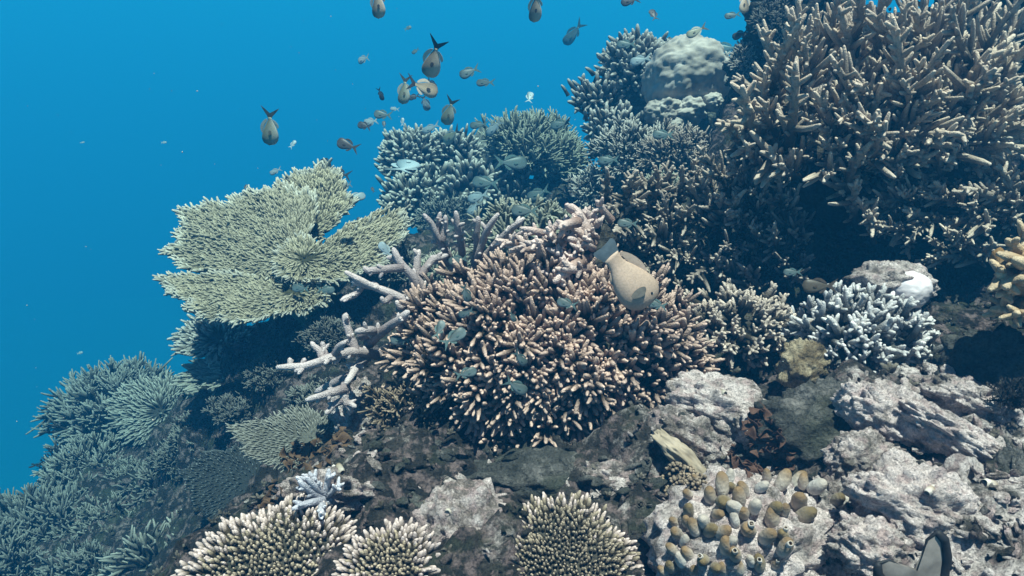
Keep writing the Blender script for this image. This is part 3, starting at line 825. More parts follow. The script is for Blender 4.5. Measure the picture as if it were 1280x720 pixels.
plate(rt, [(145, 500), (165, 488), (200, 480), (228, 487), (238, 505), (222, 525), (190, 545), (160, 540), (148, 522)], (200, 515), 4.12, (-.15, -.65, .75), M['slope'], V_THINFAR, 620, (.04, .06), .6, .014, .03, 1.2, edge=.4)

# bushes on the far slope
SLOPE = 'bushy corals on the far slope'
def bush(px, py, d, rpx, label, mat, count=150, variants=None, tilt=.75, hh=.75, fat=1.0, seed=0, cat='coral', group=None, parts=0, core=.5, name='bushy_coral', flat=.85, thmax=1.7):
    r = rpx * d / F_PX
    return dome(name, label, P(px, py, d), unit(CAM_N * (1 - tilt) + UP * tilt), (r, r * flat, r * hh), count, variants or V_FORKFAR, mat, fat=fat, core=core, parts=parts, seedx=seed, cat=cat, group=group, jit=.12, thmax=thmax)
bush(150, 515, 4.5, 82, 'rounded teal-grey bush coral forming the edge of the far slope against open water', M['slope'], 420, tilt=.6, fat=.75, seed=11)
bush(115, 590, 4.1, 60, 'pale knobbly bush coral below the rounded teal-grey bush', M['slope'], 300, fat=.8, seed=12)
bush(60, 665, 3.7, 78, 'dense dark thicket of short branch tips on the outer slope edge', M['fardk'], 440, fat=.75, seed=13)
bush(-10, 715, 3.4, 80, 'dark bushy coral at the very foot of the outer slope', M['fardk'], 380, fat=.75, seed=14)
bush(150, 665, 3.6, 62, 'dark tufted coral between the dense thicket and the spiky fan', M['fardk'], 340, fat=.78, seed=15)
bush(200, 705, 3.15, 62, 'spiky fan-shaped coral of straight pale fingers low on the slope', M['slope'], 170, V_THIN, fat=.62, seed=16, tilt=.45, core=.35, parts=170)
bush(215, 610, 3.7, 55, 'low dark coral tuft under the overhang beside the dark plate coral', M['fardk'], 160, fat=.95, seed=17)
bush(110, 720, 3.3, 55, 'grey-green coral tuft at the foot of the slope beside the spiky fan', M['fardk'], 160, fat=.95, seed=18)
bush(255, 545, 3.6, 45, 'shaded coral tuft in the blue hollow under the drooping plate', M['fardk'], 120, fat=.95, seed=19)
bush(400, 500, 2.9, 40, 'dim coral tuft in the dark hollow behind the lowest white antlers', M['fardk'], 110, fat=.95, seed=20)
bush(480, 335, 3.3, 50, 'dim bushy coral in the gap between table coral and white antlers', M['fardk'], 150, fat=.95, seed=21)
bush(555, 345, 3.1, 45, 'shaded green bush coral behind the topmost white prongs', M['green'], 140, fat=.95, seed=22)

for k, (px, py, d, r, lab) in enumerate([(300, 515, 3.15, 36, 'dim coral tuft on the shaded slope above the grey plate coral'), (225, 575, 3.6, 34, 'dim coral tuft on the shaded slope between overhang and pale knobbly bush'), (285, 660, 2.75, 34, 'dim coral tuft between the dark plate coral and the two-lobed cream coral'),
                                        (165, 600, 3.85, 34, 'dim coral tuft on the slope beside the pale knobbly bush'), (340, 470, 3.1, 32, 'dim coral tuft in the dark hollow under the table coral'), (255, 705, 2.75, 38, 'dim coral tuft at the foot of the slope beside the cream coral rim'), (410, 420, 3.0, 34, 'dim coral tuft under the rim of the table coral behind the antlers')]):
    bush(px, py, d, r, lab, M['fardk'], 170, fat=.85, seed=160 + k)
# the middle coral head
R1 = blob(P(590, 245, 5.45), AX, (.44, .38, .42), M['farrock'], 'coral_head_rock', None, .16, 2.2, .35, 3.0, 6, 31)
tag(R1, 'lumpy grey coral head rock rising beyond the white antlers', 'rock')
for k, (px, py, d, r, cnt, V_, m, lab) in enumerate([
    (515, 195, 5.0, 42, 420, V_STUB, 'knob', 'knobby pale coral on the outer shoulder of the middle coral head'),
    (525, 250, 4.9, 46, 380, V_STUB, 'knob', 'cluster of blunt rounded coral lobes at the foot of the middle coral head'),
    (565, 190, 5.05, 36, 120, V_FINGER, 'far', 'tuft of pale short fingers on top of the middle coral head'),
    (590, 235, 4.85, 44, 170, V_FINGER, 'far', 'broken pale branching coral on the face of the middle coral head'),
    (645, 205, 4.95, 40, 150, V_FINGER, 'far', 'ragged pale coral patch under the umbrella-shaped coral'),
    (650, 255, 4.85, 36, 110, V_FINGER, 'fardk', 'dull coral patch in the shade of the umbrella-shaped coral'),
    (560, 275, 4.7, 40, 120, V_FORKFAR, 'fardk', 'dark coral tuft at the dark base of the middle coral head')]):
    bush(px, py, d, r, lab, M[m], cnt, V_, tilt=.45, fat=1.0 if V_ is V_FORKFAR else .95, seed=30 + k, hh=.8, core=.80 if V_ is V_STUB else .55)
rt = dome('umbrella_coral', 'umbrella-shaped coral of fine branches overhanging the water gap beside the middle coral head', P(668, 190, 4.9), unit(CAM_N * .42 + UP * .8 + RT * .25), (.36, .30, .27), 330, V_FORKFAR, M['green'], fat=.75, core=.45, thmax=1.6, parts=0, seedx=40)
blob(P(690, 235, 5.05), AX, (.13, .14, .28), M['core'], 'stalk', rt, .15, 2, .2, 3, 4, 3, org=rt.location)

# the upper coral head with the massive boulder coral
R2 = blob(P(840, 155, 4.65), AX, (.46, .36, .46), M['farrock'], 'coral_head_rock', None, .14, 2.2, .3, 3.0, 6, 44)
tag(R2, 'grey rock of the upper coral head carrying the smooth boulder coral', 'rock')
o = blob(P(856, 100, 4.05), (RT, unit(-FW + UP * .3), UP), (.235, .22, .20), M['brainy'], 'boulder_coral', None, .10, 1.5, .14, 3.2, 6, 46)
tag(o, 'smooth pale dome-shaped boulder coral on top of the upper coral head', 'coral')
for k, (px, py, rpx, s) in enumerate([(830, 140, 22, 1), (862, 138, 20, 2), (888, 128, 16, 3), (842, 158, 16, 4)]):
    r = rpx * 3.95 / F_PX
    o = blob(P(px, py, 3.98), (RT, -FW, UP), (r, r, r * .8), M['brainy'], 'boulder_coral', None, .2, 1.9, .25, 2.6, 5, 50 + s)
    tag(o, 'small smooth pale coral lump under the dome-shaped boulder coral', 'coral', 'smooth lumps under the boulder coral')
for k, (px, py, d, r, cnt, V_, m, lab) in enumerate([
    (800, 85, 4.3, 50, 460, V_STUB, 'knob', 'crown of rounded knobs wrapped behind the dome-shaped boulder coral'),
    (748, 125, 4.25, 36, 120, V_FINGER, 'far', 'pale stubby coral on the outer edge of the upper coral head'),
    (768, 165, 4.1, 40, 150, V_FINGER, 'far', 'mottled finger coral on the flank of the upper coral head'),
    (905, 95, 4.3, 34, 130, V_FINGER, 'far', 'small tufted coral between the boulder coral and the huge staghorn'),
    (790, 195, 3.75, 52, 190, V_FORKFAR, 'far', 'pale tangled branching coral at the foot of the upper coral head'),
    (850, 195, 3.55, 48, 170, V_FORKFAR, 'cream', 'pale brown tangled coral merging into the huge staghorn'),
    (755, 240, 3.9, 44, 150, V_FORKFAR, 'far', 'grey branching coral beside the water gap, under the upper coral head'),
    (830, 250, 3.3, 46, 150, V_FORKFAR, 'green', 'shaded tangled coral above the dark staghorn thicket')]):
    bush(px, py, d, r, lab, M[m], cnt, V_, tilt=.45, fat=1.0 if V_ is V_FORKFAR else .95, seed=60 + k, hh=.8, core=.80 if V_ is V_STUB else .55)
for (px, py, d, rr, s, lab) in [(990, 25, 3.25, (.17, .2, .26), 71, 'dark ragged rock rising behind the huge staghorn against the water'), (945, 85, 3.45, (.12, .15, .13), 72, 'dark knobbly rock between the boulder coral and the huge staghorn'),
                           (1265, 20, 3.0, (.3, .2, .3), 73, 'dark shaded rock behind the top of the huge staghorn')]:
    o = blob(P(px, py, d), AX, rr, M['darkrock'], 'reef_rock', None, .28, 2.2, .5, 3, 6, s); tag(o, lab, 'rock')

bush(972, 28, 3.12, 34, 'dark coral tuft on the ragged rock at the water edge behind the huge staghorn', M['fardk'], 150, seed=75, tilt=.4)
bush(940, 75, 3.3, 30, 'small grey coral tuft at the foot of the ragged dark rock', M['far'], 130, seed=76, tilt=.4)
# lavender coral on its own little rock
o = blob(P(408, 622, 1.74), (RT, unit(-FW * .8 + UP * .6), unit(UP * .8 + FW * .6)), (.115, .10, .055), M['palerock'], 'reef_rock', None, .2, 2.6, .25, 3.4, 5, 81, pale=.55); tag(o, 'pale crusted rock carrying the small lavender coral', 'rock')
rt = thing('staghorn_coral', 'small lavender coral sprig with knobbly fingers on a crusted rock', 'coral', P(405, 625, 1.66))
its = [((402, 625, 1.66), (394, 588, 1.62)), ((404, 625, 1.66), (414, 588, 1.63)), ((404, 622, 1.66), (372, 592, 1.60)), ((404, 625, 1.64), (366, 633, 1.57)), ((404, 628, 1.64), (398, 650, 1.56)), ((400, 622, 1.64), (374, 605, 1.58)), ((408, 622, 1.66), (428, 600, 1.63)), ((404, 618, 1.65), (383, 600, 1.59))]
put_branches(rt, [(P(*a), P(*b), .85) for a, b in its], V_NUBBY, M['lavender'])
blob(P(404, 626, 1.67), AX, (.022, .02, .022), M['lavender'], 'base', rt, .15, 2, .2, 3, 3, 3, org=rt.location)

# ------------------------------------------------------------------ rocks, sponges, fronds, sea squirts
def rock(px, py, d, rpx, mat, label, seed, sq=(1, .9, .8), amp=.16, lump=.28, pale=.6, tilt=0, cat='rock', name='reef_rock', sub=5, freq=2.2, lumpf=3.2):
    r = rpx * d / F_PX
    x = RT * math.cos(tilt) + UP * math.sin(tilt); z = UP * math.cos(tilt) - RT * math.sin(tilt)
    o = blob(P(px, py, d), (x, -FW, z), (r * sq[0], r * sq[1], r * sq[2]), M[mat], name, None, amp, freq, lump, lumpf, sub, seed, pale)
    return tag(o, label, cat)
rock(585, 672, 1.60, 66, 'palerock', 'pinkish crusted boulder beside the round finger cushion', 91, (1.0, .8, 1.0), tilt=.5, pale=.5)
rock(520, 590, 1.95, 60, 'greyrock', 'dark grey rock in the shade under the domed tan coral', 92, (1.3, .8, .8))
rock(700, 605, 1.85, 80, 'greyrock', 'low shaded rock ledge between domed coral and finger cushion', 93, (1.5, .8, .5), pale=.4)
rock(445, 520, 2.2, 40, 'palerock', 'pale crusted rock beneath the lowest white antlers', 94, (.8, .8, 1.1), pale=.6)
rock(905, 515, 1.86, 58, 'palerock', 'pinkish white rock under the cream finger clump', 95, (1.3, .8, .7), tilt=-.4, pale=.8)
rock(1025, 545, 1.72, 70, 'greyrock', 'mottled grey boulder under the icy-blue clump', 96, (1.1, .8, .9), pale=.5)
rock(1002, 456, 1.93, 27, 'ochre', 'small ochre-topped rock beside the icy-blue clump', 97, (1.1, .9, 1.2), name='ochre_rock')
rock(1110, 360, 2.12, 52, 'palerock', 'lumpy pale boulder behind the icy-blue clump', 98, (1.0, .8, .6), pale=.7)
rock(1137, 362, 2.05, 26, 'sponge', 'smooth lilac-white sponge behind the icy-blue clump', 99, (1.0, .9, .9), .06, .05, cat='sponge', name='sponge')
rock(1235, 470, 1.85, 60, 'darkrock', 'dark broken rock in the hollow under the orange finger coral', 100, (1.1, .8, .9))
rock(1270, 640, 1.45, 50, 'greyrock', 'mossy grey rock at the edge beside the rubble slab', 101, (.8, .7, 1.6))
rock(1030, 655, 1.55, 42, 'greyrock', 'small dark rock between sea-squirt rock and rubble', 102, (.9, .8, .9), pale=.4)
rock(855, 575, 1.72, 40, 'mantle', 'smooth beige tongue-shaped crust above the sea-squirt rock', 103, (1.25, .5, .34), .20, .12, tilt=-.75, cat='sponge', name='crust_sponge')
rock(930, 688, 1.50, 112, 'palerock', 'white crusted rock covered with tan sea squirts', 104, (1.0, .75, .78), .13, .26, .72, name='squirt_rock', lumpf=4)
# the rubble slab with the dark hollow under it
rock(1190, 548, 1.56, 78, 'palerock', 'tilted white rubble slab over a dark hollow', 105, (1.05, .7, .34), .16, .25, .95, tilt=-.55, name='reef_slab', lumpf=5)
rock(1110, 520, 1.62, 56, 'palerock', 'flaky white rock between the icy-blue clump and the rubble slab', 106, (1.1, .7, .7), .2, .3, .9, tilt=-.5, lumpf=5)
rock(1150, 640, 1.42, 84, 'palerock', 'white flaky rock below the dark hollow of the rubble slab', 107, (1.0, .7, .62), .2, .3, .95, tilt=-.45, lumpf=5)
rock(1210, 500, 1.68, 46, 'palerock', 'grey-white chunk above the rubble slab', 108, (1.2, .7, .6), .2, .3, .6, tilt=-.3, lumpf=4)
rock(1120, 590, 1.50, 24, 'palerock', 'rounded white stone at the mouth of the dark hollow', 109, (1.0, .8, 1.2), .12, .2, .8, sub=4)

rock(862, 548, 1.80, 44, 'palerock', 'pinkish crusted rock between the domed tan coral and the beige crust', 110, (1.2, .7, .7), .2, .3, .55, tilt=-.6)
rock(965, 545, 1.76, 40, 'palerock', 'pale rock shoulder above the reddish-brown seaweed', 111, (1.2, .7, .7), .2, .3, .6, tilt=-.3)
rock(1095, 690, 1.38, 54, 'palerock', 'pinkish white crusted rock beside the black-edged fish tail', 112, (1.1, .7, .7), .2, .3, .75, tilt=-.4, lumpf=4.5)
rock(1235, 655, 1.38, 46, 'palerock', 'pale mottled rock below the rubble slab lip', 113, (1.0, .7, .9), .2, .3, .6, tilt=-.3, lumpf=4.5)
rock(1075, 575, 1.56, 40, 'palerock', 'pale knobbly rock between mottled boulder and flaky white rock', 114, (1.0, .7, .9), .2, .3, .6, lumpf=4.5)
rock(780, 605, 1.76, 46, 'palerock', 'pinkish mottled ledge above the round finger cushion', 115, (1.3, .7, .6), .2, .3, .35, lumpf=4.5)
# loose stones lying on the reef (pieces of the slope)
STONES = [MB() for _ in range(6)]
stone_me = []
for s in range(6):
    b = blob((0, 0, 0), AX, (1.0, .75, .42), M['palerock'] if s < 4 else M['greyrock'], 'stone', None, .24, 1.7, .3, 2.4, 3, 130 + s, .8 if s < 3 else .5)
    stone_me.append(b.data); bpy.data.objects.remove(b)
def stones(poly, count, size, only=None):
    poly = np.array(poly, float); lo, hi = poly.min(0), poly.max(0); k = 0
    while k < count:
        p = rng.uniform(lo, hi)
        if not inside(p, poly): continue
        w, d = ground(p[0], p[1]); r = rng.uniform(*size) * d / F_PX
        o = bpy.data.objects.new('stone', stone_me[rng.integers(0, 6) if only is None else only[rng.integers(0, len(only))]])
        COL.objects.link(o); o.parent = REEF
        o.location = w + np.array([0, 0, r * .25]); o.rotation_euler = (rng.normal(0, .5), rng.normal(.3, .5), rng.normal(-.5, .8))
        o.scale = (r * rng.uniform(.9, 1.5), r, r * rng.uniform(.8, 1.3)); k += 1
stones([(1060, 480), (1270, 440), (1279, 715), (1040, 715), (1040, 600)], 120, (5, 12), [0, 1, 2, 3])
stones([(840, 470), (1060, 500), (1060, 620), (960, 600), (850, 560)], 60, (4, 10))
stones([(460, 560), (820, 575), (820, 640), (640, 610), (540, 640), (470, 640)], 50, (5, 12), [4, 5, 1])
stones([(330, 560), (470, 540), (480, 650), (440, 650)], 28, (4, 9))

# broken coral bits lying everywhere on the slope, past counting
def rubble():
    low = [finger(400 + s, r=.19 + .06 * (s % 3), seg=5, n=4, rough=.12, bend=.4) for s in range(8)]
    def scatter(count, box, keep, size, flat, name, label, mat, cat):
        mb = MB(); k = 0
        while k < count:
            x = rng.uniform(box[0], box[1]); y = rng.uniform(box[2], box[3])
            pa = float(paleness(np.array([x]), np.array([y]))[0])
            if rng.random() > keep(pa): continue
            p = np.array([x, y, reef_z(x, y)]); L = rng.uniform(*size) * rng.uniform(.6, 1.2)
            if flat:
                d = unit(np.array([rng.normal(), rng.normal(), rng.normal(0, .35)])); dirs = [d]
            else:
                dirs = [unit(np.array([rng.normal(0, .55), rng.normal(0, .55) - .2, 1])) for _ in range(5)]
            tone = np.clip(pa * .95 + rng.normal(-.02, .22), 0, 1)
            for d in dirs:
                V, Q, T, tp = low[rng.integers(0, 8)]
                q = np.array(frame_to(d, rng.uniform(0, 6.28)).to_matrix()); l = L * rng.uniform(.7, 1.2)
                mb.add((V * l) @ q.T + p - d * l * (.45 if flat else .15) + (0, 0, .004 if flat else 0), Q, T, np.full(len(V), tone) if flat else tp * np.clip(.5 + tone, .4, 1))
            k += 1
        tag(obj(name, mb.mesh(name, mat)), label, cat, kind='stuff')
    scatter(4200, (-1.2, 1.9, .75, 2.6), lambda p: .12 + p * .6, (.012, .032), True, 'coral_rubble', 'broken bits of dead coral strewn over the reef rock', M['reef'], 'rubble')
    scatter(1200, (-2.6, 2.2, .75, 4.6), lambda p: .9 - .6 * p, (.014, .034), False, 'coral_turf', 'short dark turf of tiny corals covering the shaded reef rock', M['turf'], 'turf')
rubble()

# tan sea squirts on the white rock and a few strays
def squirt_mats():
    out = []
    for nm, a, c2 in [('tan_squirt', (0.20, 0.125, 0.065), (0.56, 0.49, 0.44)), ('grey_squirt', (0.38, 0.32, 0.28), (0.64, 0.60, 0.58)), ('brown_squirt', (0.15, 0.105, 0.05), (0.46, 0.40, 0.34))]:
        m, nt, b = nodes_of(nm)
        at = N(nt, 'ShaderNodeAttribute', attribute_name='tip'); g = N(nt, 'ShaderNodeNewGeometry')
        n = tex(nt, g.outputs['Position'], 60, 4)
        c_ = ramp(nt, at.outputs['Fac'], [(.15, c2), (.95, a)])
        c_ = mix(nt, 1.0, c_, ramp(nt, n, [(.3, .6), (.65, 1.0)]), 'MULTIPLY')
        nt.links.new(c_, b.inputs['Base Color']); b.inputs['Roughness'].default_value = .7; b.inputs['Specular IOR Level'].default_value = .2
        bump(nt, b, tex(nt, g.outputs['Position'], 160, 4), .6, .005)
        out.append(m)
    return out
SQM = squirt_mats()
def squirt_mesh(seed, mat):
    g = np.random.default_rng(seed); mb = MB()
    z = np.array([0, .18, .42, .74, 1.04, 1.30, 1.50, 1.60, 1.645, 1.65]); r = np.array([.40, .49, .55, .57, .54, .46, .34, .22, .10, .015])
    lean = g.normal(0, .12, 2)
    p = np.stack([lean[0] * z ** 1.5, lean[1] * z ** 1.5, z], 1)
    # rings are kept level so that the mouth folds inwards
    seg = 14; a = np.linspace(0, 2 * math.pi, seg, endpoint=False); V = []
    for k in range(len(z)):
        rr = r[k] * (1 + .06 * np.cos(2 * a + g.uniform(0, 6)) + g.uniform(-.03, .03, seg))
        V.append(np.stack([p[k, 0] + rr * np.cos(a), p[k, 1] + rr * np.sin(a), np.full(seg, z[k])], 1))
    V = np.concatenate(V); i = np.arange(seg); j = (i + 1) % seg
    q = np.concatenate([np.stack([k * seg + i, k * seg + j, (k + 1) * seg + j, (k + 1) * seg + i], 1) for k in range(len(z) - 1)])
    mb.add(V, q, None, np.repeat(z / 1.65, seg))
    return mb.mesh('body', mat)
SQ = [squirt_mesh(200 + s, SQM[s % 3 if s < 6 else 0]) for s in range(9)]
SQ_SIPHON = []
def siphon_mesh():
    mb = MB(); seg = 12; a = np.linspace(0, 2 * math.pi, seg, endpoint=False); V = []
    for rr, z in [(.26, 1.46), (.25, 1.70), (.22, 1.86), (.17, 1.88), (.13, 1.80), (.12, 1.64)]:
        V.append(np.stack([rr * np.cos(a) * (1 + .08 * np.cos(4 * a)), rr * np.sin(a) * (1 + .08 * np.cos(4 * a)), np.full(seg, z)], 1))
    i = np.arange(seg); j = (i + 1) % seg
    q = np.concatenate([np.stack([k * seg + i, k * seg + j, (k + 1) * seg + j, (k + 1) * seg + i], 1) for k in range(5)])
    mb.add(np.concatenate(V), q, None, np.repeat([.1, .1, .1, .5, .9, 1.0], 12))
    return mb.mesh('siphon', SQM[0])
SIPH = siphon_mesh()
squirts = [(888, 625, 12), (903, 615, 14), (915, 612, 10), (930, 618, 12), (948, 612, 10), (975, 608, 13), (993, 606, 12), (1015, 612, 14), (1042, 628, 12), (862, 620, 9), (873, 605, 8), (905, 630, 16), (925, 628, 13), (921, 640, 15), (896, 644, 12),
           (930, 645, 11), (942, 638, 12), (966, 640, 13), (980, 642, 10), (998, 632, 15), (1000, 648, 15), (965, 655, 14), (919, 655, 10), (936, 664, 15), (955, 674, 14), (880, 655, 13), (861, 643, 11), (858, 655, 9), (870, 665, 12), (886, 665, 14), (900, 668, 13),
           (912, 680, 12), (908, 688, 14), (920, 696, 13), (940, 705, 9), (950, 710, 12), (968, 708, 9), (978, 690, 14), (980, 672, 11), (848, 668, 11), (855, 680, 10), (843, 690, 9), (862, 695, 11), (853, 705, 11), (839, 712, 10), (832, 718, 9), (866, 716, 9), (880, 700, 12),
           (845, 655, 9), (912, 602, 9), (958, 600, 9), (1003, 608, 10), (1050, 632, 9), (893, 710, 11), (905, 715, 10), (925, 715, 10)]
SQC = P(930, 700, 1.62)
dep = bpy.context.evaluated_depsgraph_get()
def hit(px, py):
    r = Vector(FW + RT * (px - 640) / F_PX + UP * (360 - py) / F_PX).normalized()
    o = Vector((0, 0, 0))
    for _ in range(6):
        ok, loc, nr, idx, ob, _m = scene.ray_cast(dep, o, r)
        if not ok: return None
        if ob.name.startswith('haze'): o = loc + r * .001; continue
        return np.array(loc), np.array(nr)
    return None
bpy.context.view_layer.update(); dep = bpy.context.evaluated_depsgraph_get()
spots = []
for px, py, s in squirts:
    h = hit(min(px, 1279), min(py, 719))
    spots.append(h)
for k, ((px, py, s), h) in enumerate(zip(squirts, spots)):
    if h is None: continue
    p, nr = h
    r = s * 1.0 * np.dot(p, FW) / F_PX
    dr = unit(unit(p - SQC) * .8 + nr * .3 + np.array([0, -.1, .6]) + rng.normal(0, .15, 3))
    wide = k % 5 in (1, 3) or s < 10
    open_ = k in (37, 35, 36, 38, 33, 23, 47); tone = ('tan', 'pale grey', 'brown')[((k * 7) % 9) % 3] if (k * 7) % 9 < 6 else 'tan'
    size_ = 'large' if s >= 13 else 'small' if s <= 9 else 'plump'
    root = thing('sea_squirt', f"{size_} {tone} sea squirt {'with an open siphon ' if open_ else ''}crowded with others on the white rock", 'sea squirt', p - dr * r * .25, 'sea squirts on the white rock')
    root.rotation_mode = 'QUATERNION'; root.rotation_quaternion = frame_to(dr, rng.uniform(0, 6.28)); root.scale = (r * 1.12, r * 1.12, r * 1.25)
    obj('body', SQ[(k * 7) % 9], root)
    if open_: obj('siphon', SIPH, root)
for px, py, s, lab in [(905, 492, 8, 'lone olive sea squirt on the pinkish white rock'), (1160, 615, 9, 'lone tan sea squirt standing on the flaky white rock'), (1232, 605, 13, 'brown sea squirt under the lip of the rubble slab'), (560, 640, 9, 'olive blob of sea squirt on the pinkish crusted boulder'),
                       (426, 590, 10, 'olive sea squirt on the lavender coral rock')]:
    h = hit(px, py)
    if h is None: continue
    p, nr = h; r = s * np.dot(p, FW) / F_PX; dr = unit(nr + np.array([0, 0, .6]))
    root = thing('sea_squirt', lab, 'sea squirt', p - dr * r * .3)
    root.rotation_mode = 'QUATERNION'; root.rotation_quaternion = frame_to(dr, 1.0); root.scale = (r, r, r)
    obj('body', SQ[0 if 'tan' in lab else 2 if 'olive' in lab else 3], root); obj('siphon', SIPH, root)

# ruffled fronds
def frond(g, mat, r):
    """one wavy leaf with thickness"""
    nt_, nr = 18, 6; mb = MB(); V = []; k0 = g.uniform(0, 6.28); k1 = g.integers(3, 6)
    for s in (0, 1):
        for b in range(nr):
            f = b / (nr - 1)
            t = np.linspace(-1.25, 1.25, nt_)
            x = np.sin(t) * f * r; z = np.cos(t) * f * r * .8; y = .30 * r * f ** 1.5 * np.sin(k1 * t + k0) + .25 * r * f * f - s * .055 * r
            V.append(np.stack([x, y, z], 1))
    V = np.concatenate(V); m = nt_ * nr; q = []
    for b in range(nr - 1):
        i = b * nt_ + np.arange(nt_ - 1)
        q.append(np.stack([i, i + 1, i + nt_ + 1, i + nt_], 1)); q.append(np.stack([m + i, m + i + nt_, m + i + nt_ + 1, m + i + 1], 1))
    e = (nr - 1) * nt_ + np.arange(nt_ - 1); q.append(np.stack([e, e + 1, m + e + 1, m + e], 1))
    for side in (0, nt_ - 1):
        e = np.arange(nr - 1) * nt_ + side; q.append(np.stack([e, e + nt_, m + e + nt_, m + e], 1))
    mb.add(V, np.concatenate(q), None, np.repeat(np.tile(np.linspace(0, 1, nr), 2), nt_))
    return mb.mesh('frond', mat)
def fronds(label, poly, count, rpx, mat, name='leafy_seaweed', cat='seaweed', dd=0.0):
    g = np.random.default_rng(len(label)); poly = np.array(poly, float); lo, hi = poly.min(0), poly.max(0)
    ctr = poly.mean(0); h = hit(*ctr)[0]; root = thing(name, label, cat, h)
    meshes = [frond(g, mat, 1.0) for _ in range(6)]; k = 0
    while k < count:
        p = rng.uniform(lo, hi)
        if not inside(p, poly): continue
        q = hit(*p)
        if q is None: break
        w = q[0]; r = rpx * np.dot(w, FW) / F_PX * rng.uniform(.7, 1.25)
        o = obj('frond', meshes[k % 6], root); dr = unit(q[1] * .6 + np.array([0, -.5, .5]) + rng.normal(0, .45, 3))
        o.matrix_basis = Matrix.Translation(Vector(w - np.array(root.location) - dr * r * .25)) @ frame_to(dr, rng.uniform(0, 6.28)).to_matrix().to_4x4() @ Matrix.Diagonal((r, r, r, 1)); k += 1
fronds('ruffled brown leafy seaweed along the rim of the grey plate coral', [(345, 575), (385, 555), (420, 540), (440, 548), (420, 570), (380, 590), (350, 592)], 34, 13, M['algae'])
fronds('curled brown leafy seaweed on the edge of the two-lobed cream coral', [(310, 630), (330, 610), (350, 600), (355, 615), (330, 640)], 14, 10, M['algae'])
fronds('reddish-brown crumpled seaweed patch between mottled boulder and pinkish rock', [(912, 560), (925, 540), (945, 510), (962, 520), (975, 545), (995, 575), (985, 595), (940, 595), (915, 585)], 60, 13, M['redalgae'])
# knobbly dark coral balls by the beige crust
for k, (px, py) in enumerate([(836, 598), (850, 606), (862, 595), (846, 586), (872, 606), (830, 612)]):
    h = hit(px, py)
    rr = 12 * np.dot(h[0], FW) / F_PX
    dome('knobbly_coral', 'small dark knobbly coral ball with pale beads beside the beige crust', h[0] - unit(h[0]) * rr * .2, unit(CAM_N + UP * .6), (rr, rr, rr), 46, V_KNOB, M['bush'], fat=1.0, core=.6, thmax=2.0, parts=0, seedx=140 + k, group='knobbly coral balls')
# black feather stars
for px, py, d, rpx, cnt, lab in [(68, 585, 4.2, 22, 26, 'black spiky feather star on the outer edge of the slope'), (1262, 500, 1.62, 34, 30, 'black feathery crinoid hanging beside the rubble slab')]:
    r = rpx * d / F_PX
    dome('feather_star', lab, P(px, py, d), unit(CAM_N * .6 + UP * .7), (r, r * .8, r * 1.2), cnt, V_FEATHER, M['black'], fat=1.0, core=.15, thmax=1.5, parts=60, part='arm', cat='feather star', base=True, seedx=150, coremat=M['black'])

# ------------------------------------------------------------------ fish
FM = {
    'tan':   (fish_mat('tan_fish', (0.16, 0.13, 0.10), (0.50, 0.38, 0.27), (0.62, 0.50, 0.40)), plain_mat('dark_fin', (0.03, 0.03, 0.035), (0.06, 0.055, 0.06), 9, .6)),
    'dark':  (fish_mat('dark_fish', (0.03, 0.03, 0.035), (0.055, 0.055, 0.06), (0.10, 0.10, 0.10)), plain_mat('black_fin', (0.02, 0.02, 0.025), (0.05, 0.05, 0.05), 9, .6)),
    'pale':  (fish_mat('pale_fish', (0.16, 0.20, 0.22), (0.27, 0.32, 0.35), (0.38, 0.42, 0.45)), plain_mat('pale_fin', (0.2, 0.24, 0.26), (0.3, 0.34, 0.36), 9, .6)),
    'green': (fish_mat('green_fish', (0.05, 0.068, 0.068), (0.10, 0.135, 0.14), (0.19, 0.23, 0.235)), plain_mat('green_fin', (0.05, 0.08, 0.08), (0.09, 0.14, 0.14), 9, .6)),
    'olive': (fish_mat('olive_fish', (0.13, 0.14, 0.10), (0.28, 0.29, 0.22), (0.42, 0.42, 0.36)), plain_mat('olive_fin', (0.06, 0.06, 0.05), (0.12, 0.12, 0.10), 9, .6)),
    'brown': (fish_mat('brown_fish', (0.05, 0.04, 0.03), (0.09, 0.07, 0.05), (0.13, 0.10, 0.07)), plain_mat('brown_fin', (0.04, 0.03, 0.02), (0.07, 0.05, 0.04), 9, .6)),
}
EYE_W = plain_mat('eye_ring', (0.5, 0.47, 0.4), (0.6, 0.57, 0.5), 20, .3)
EYE_B = plain_mat('eye_pupil', (0.006, 0.006, 0.006), (0.01, 0.01, 0.01), 20, .15, .0, .5)

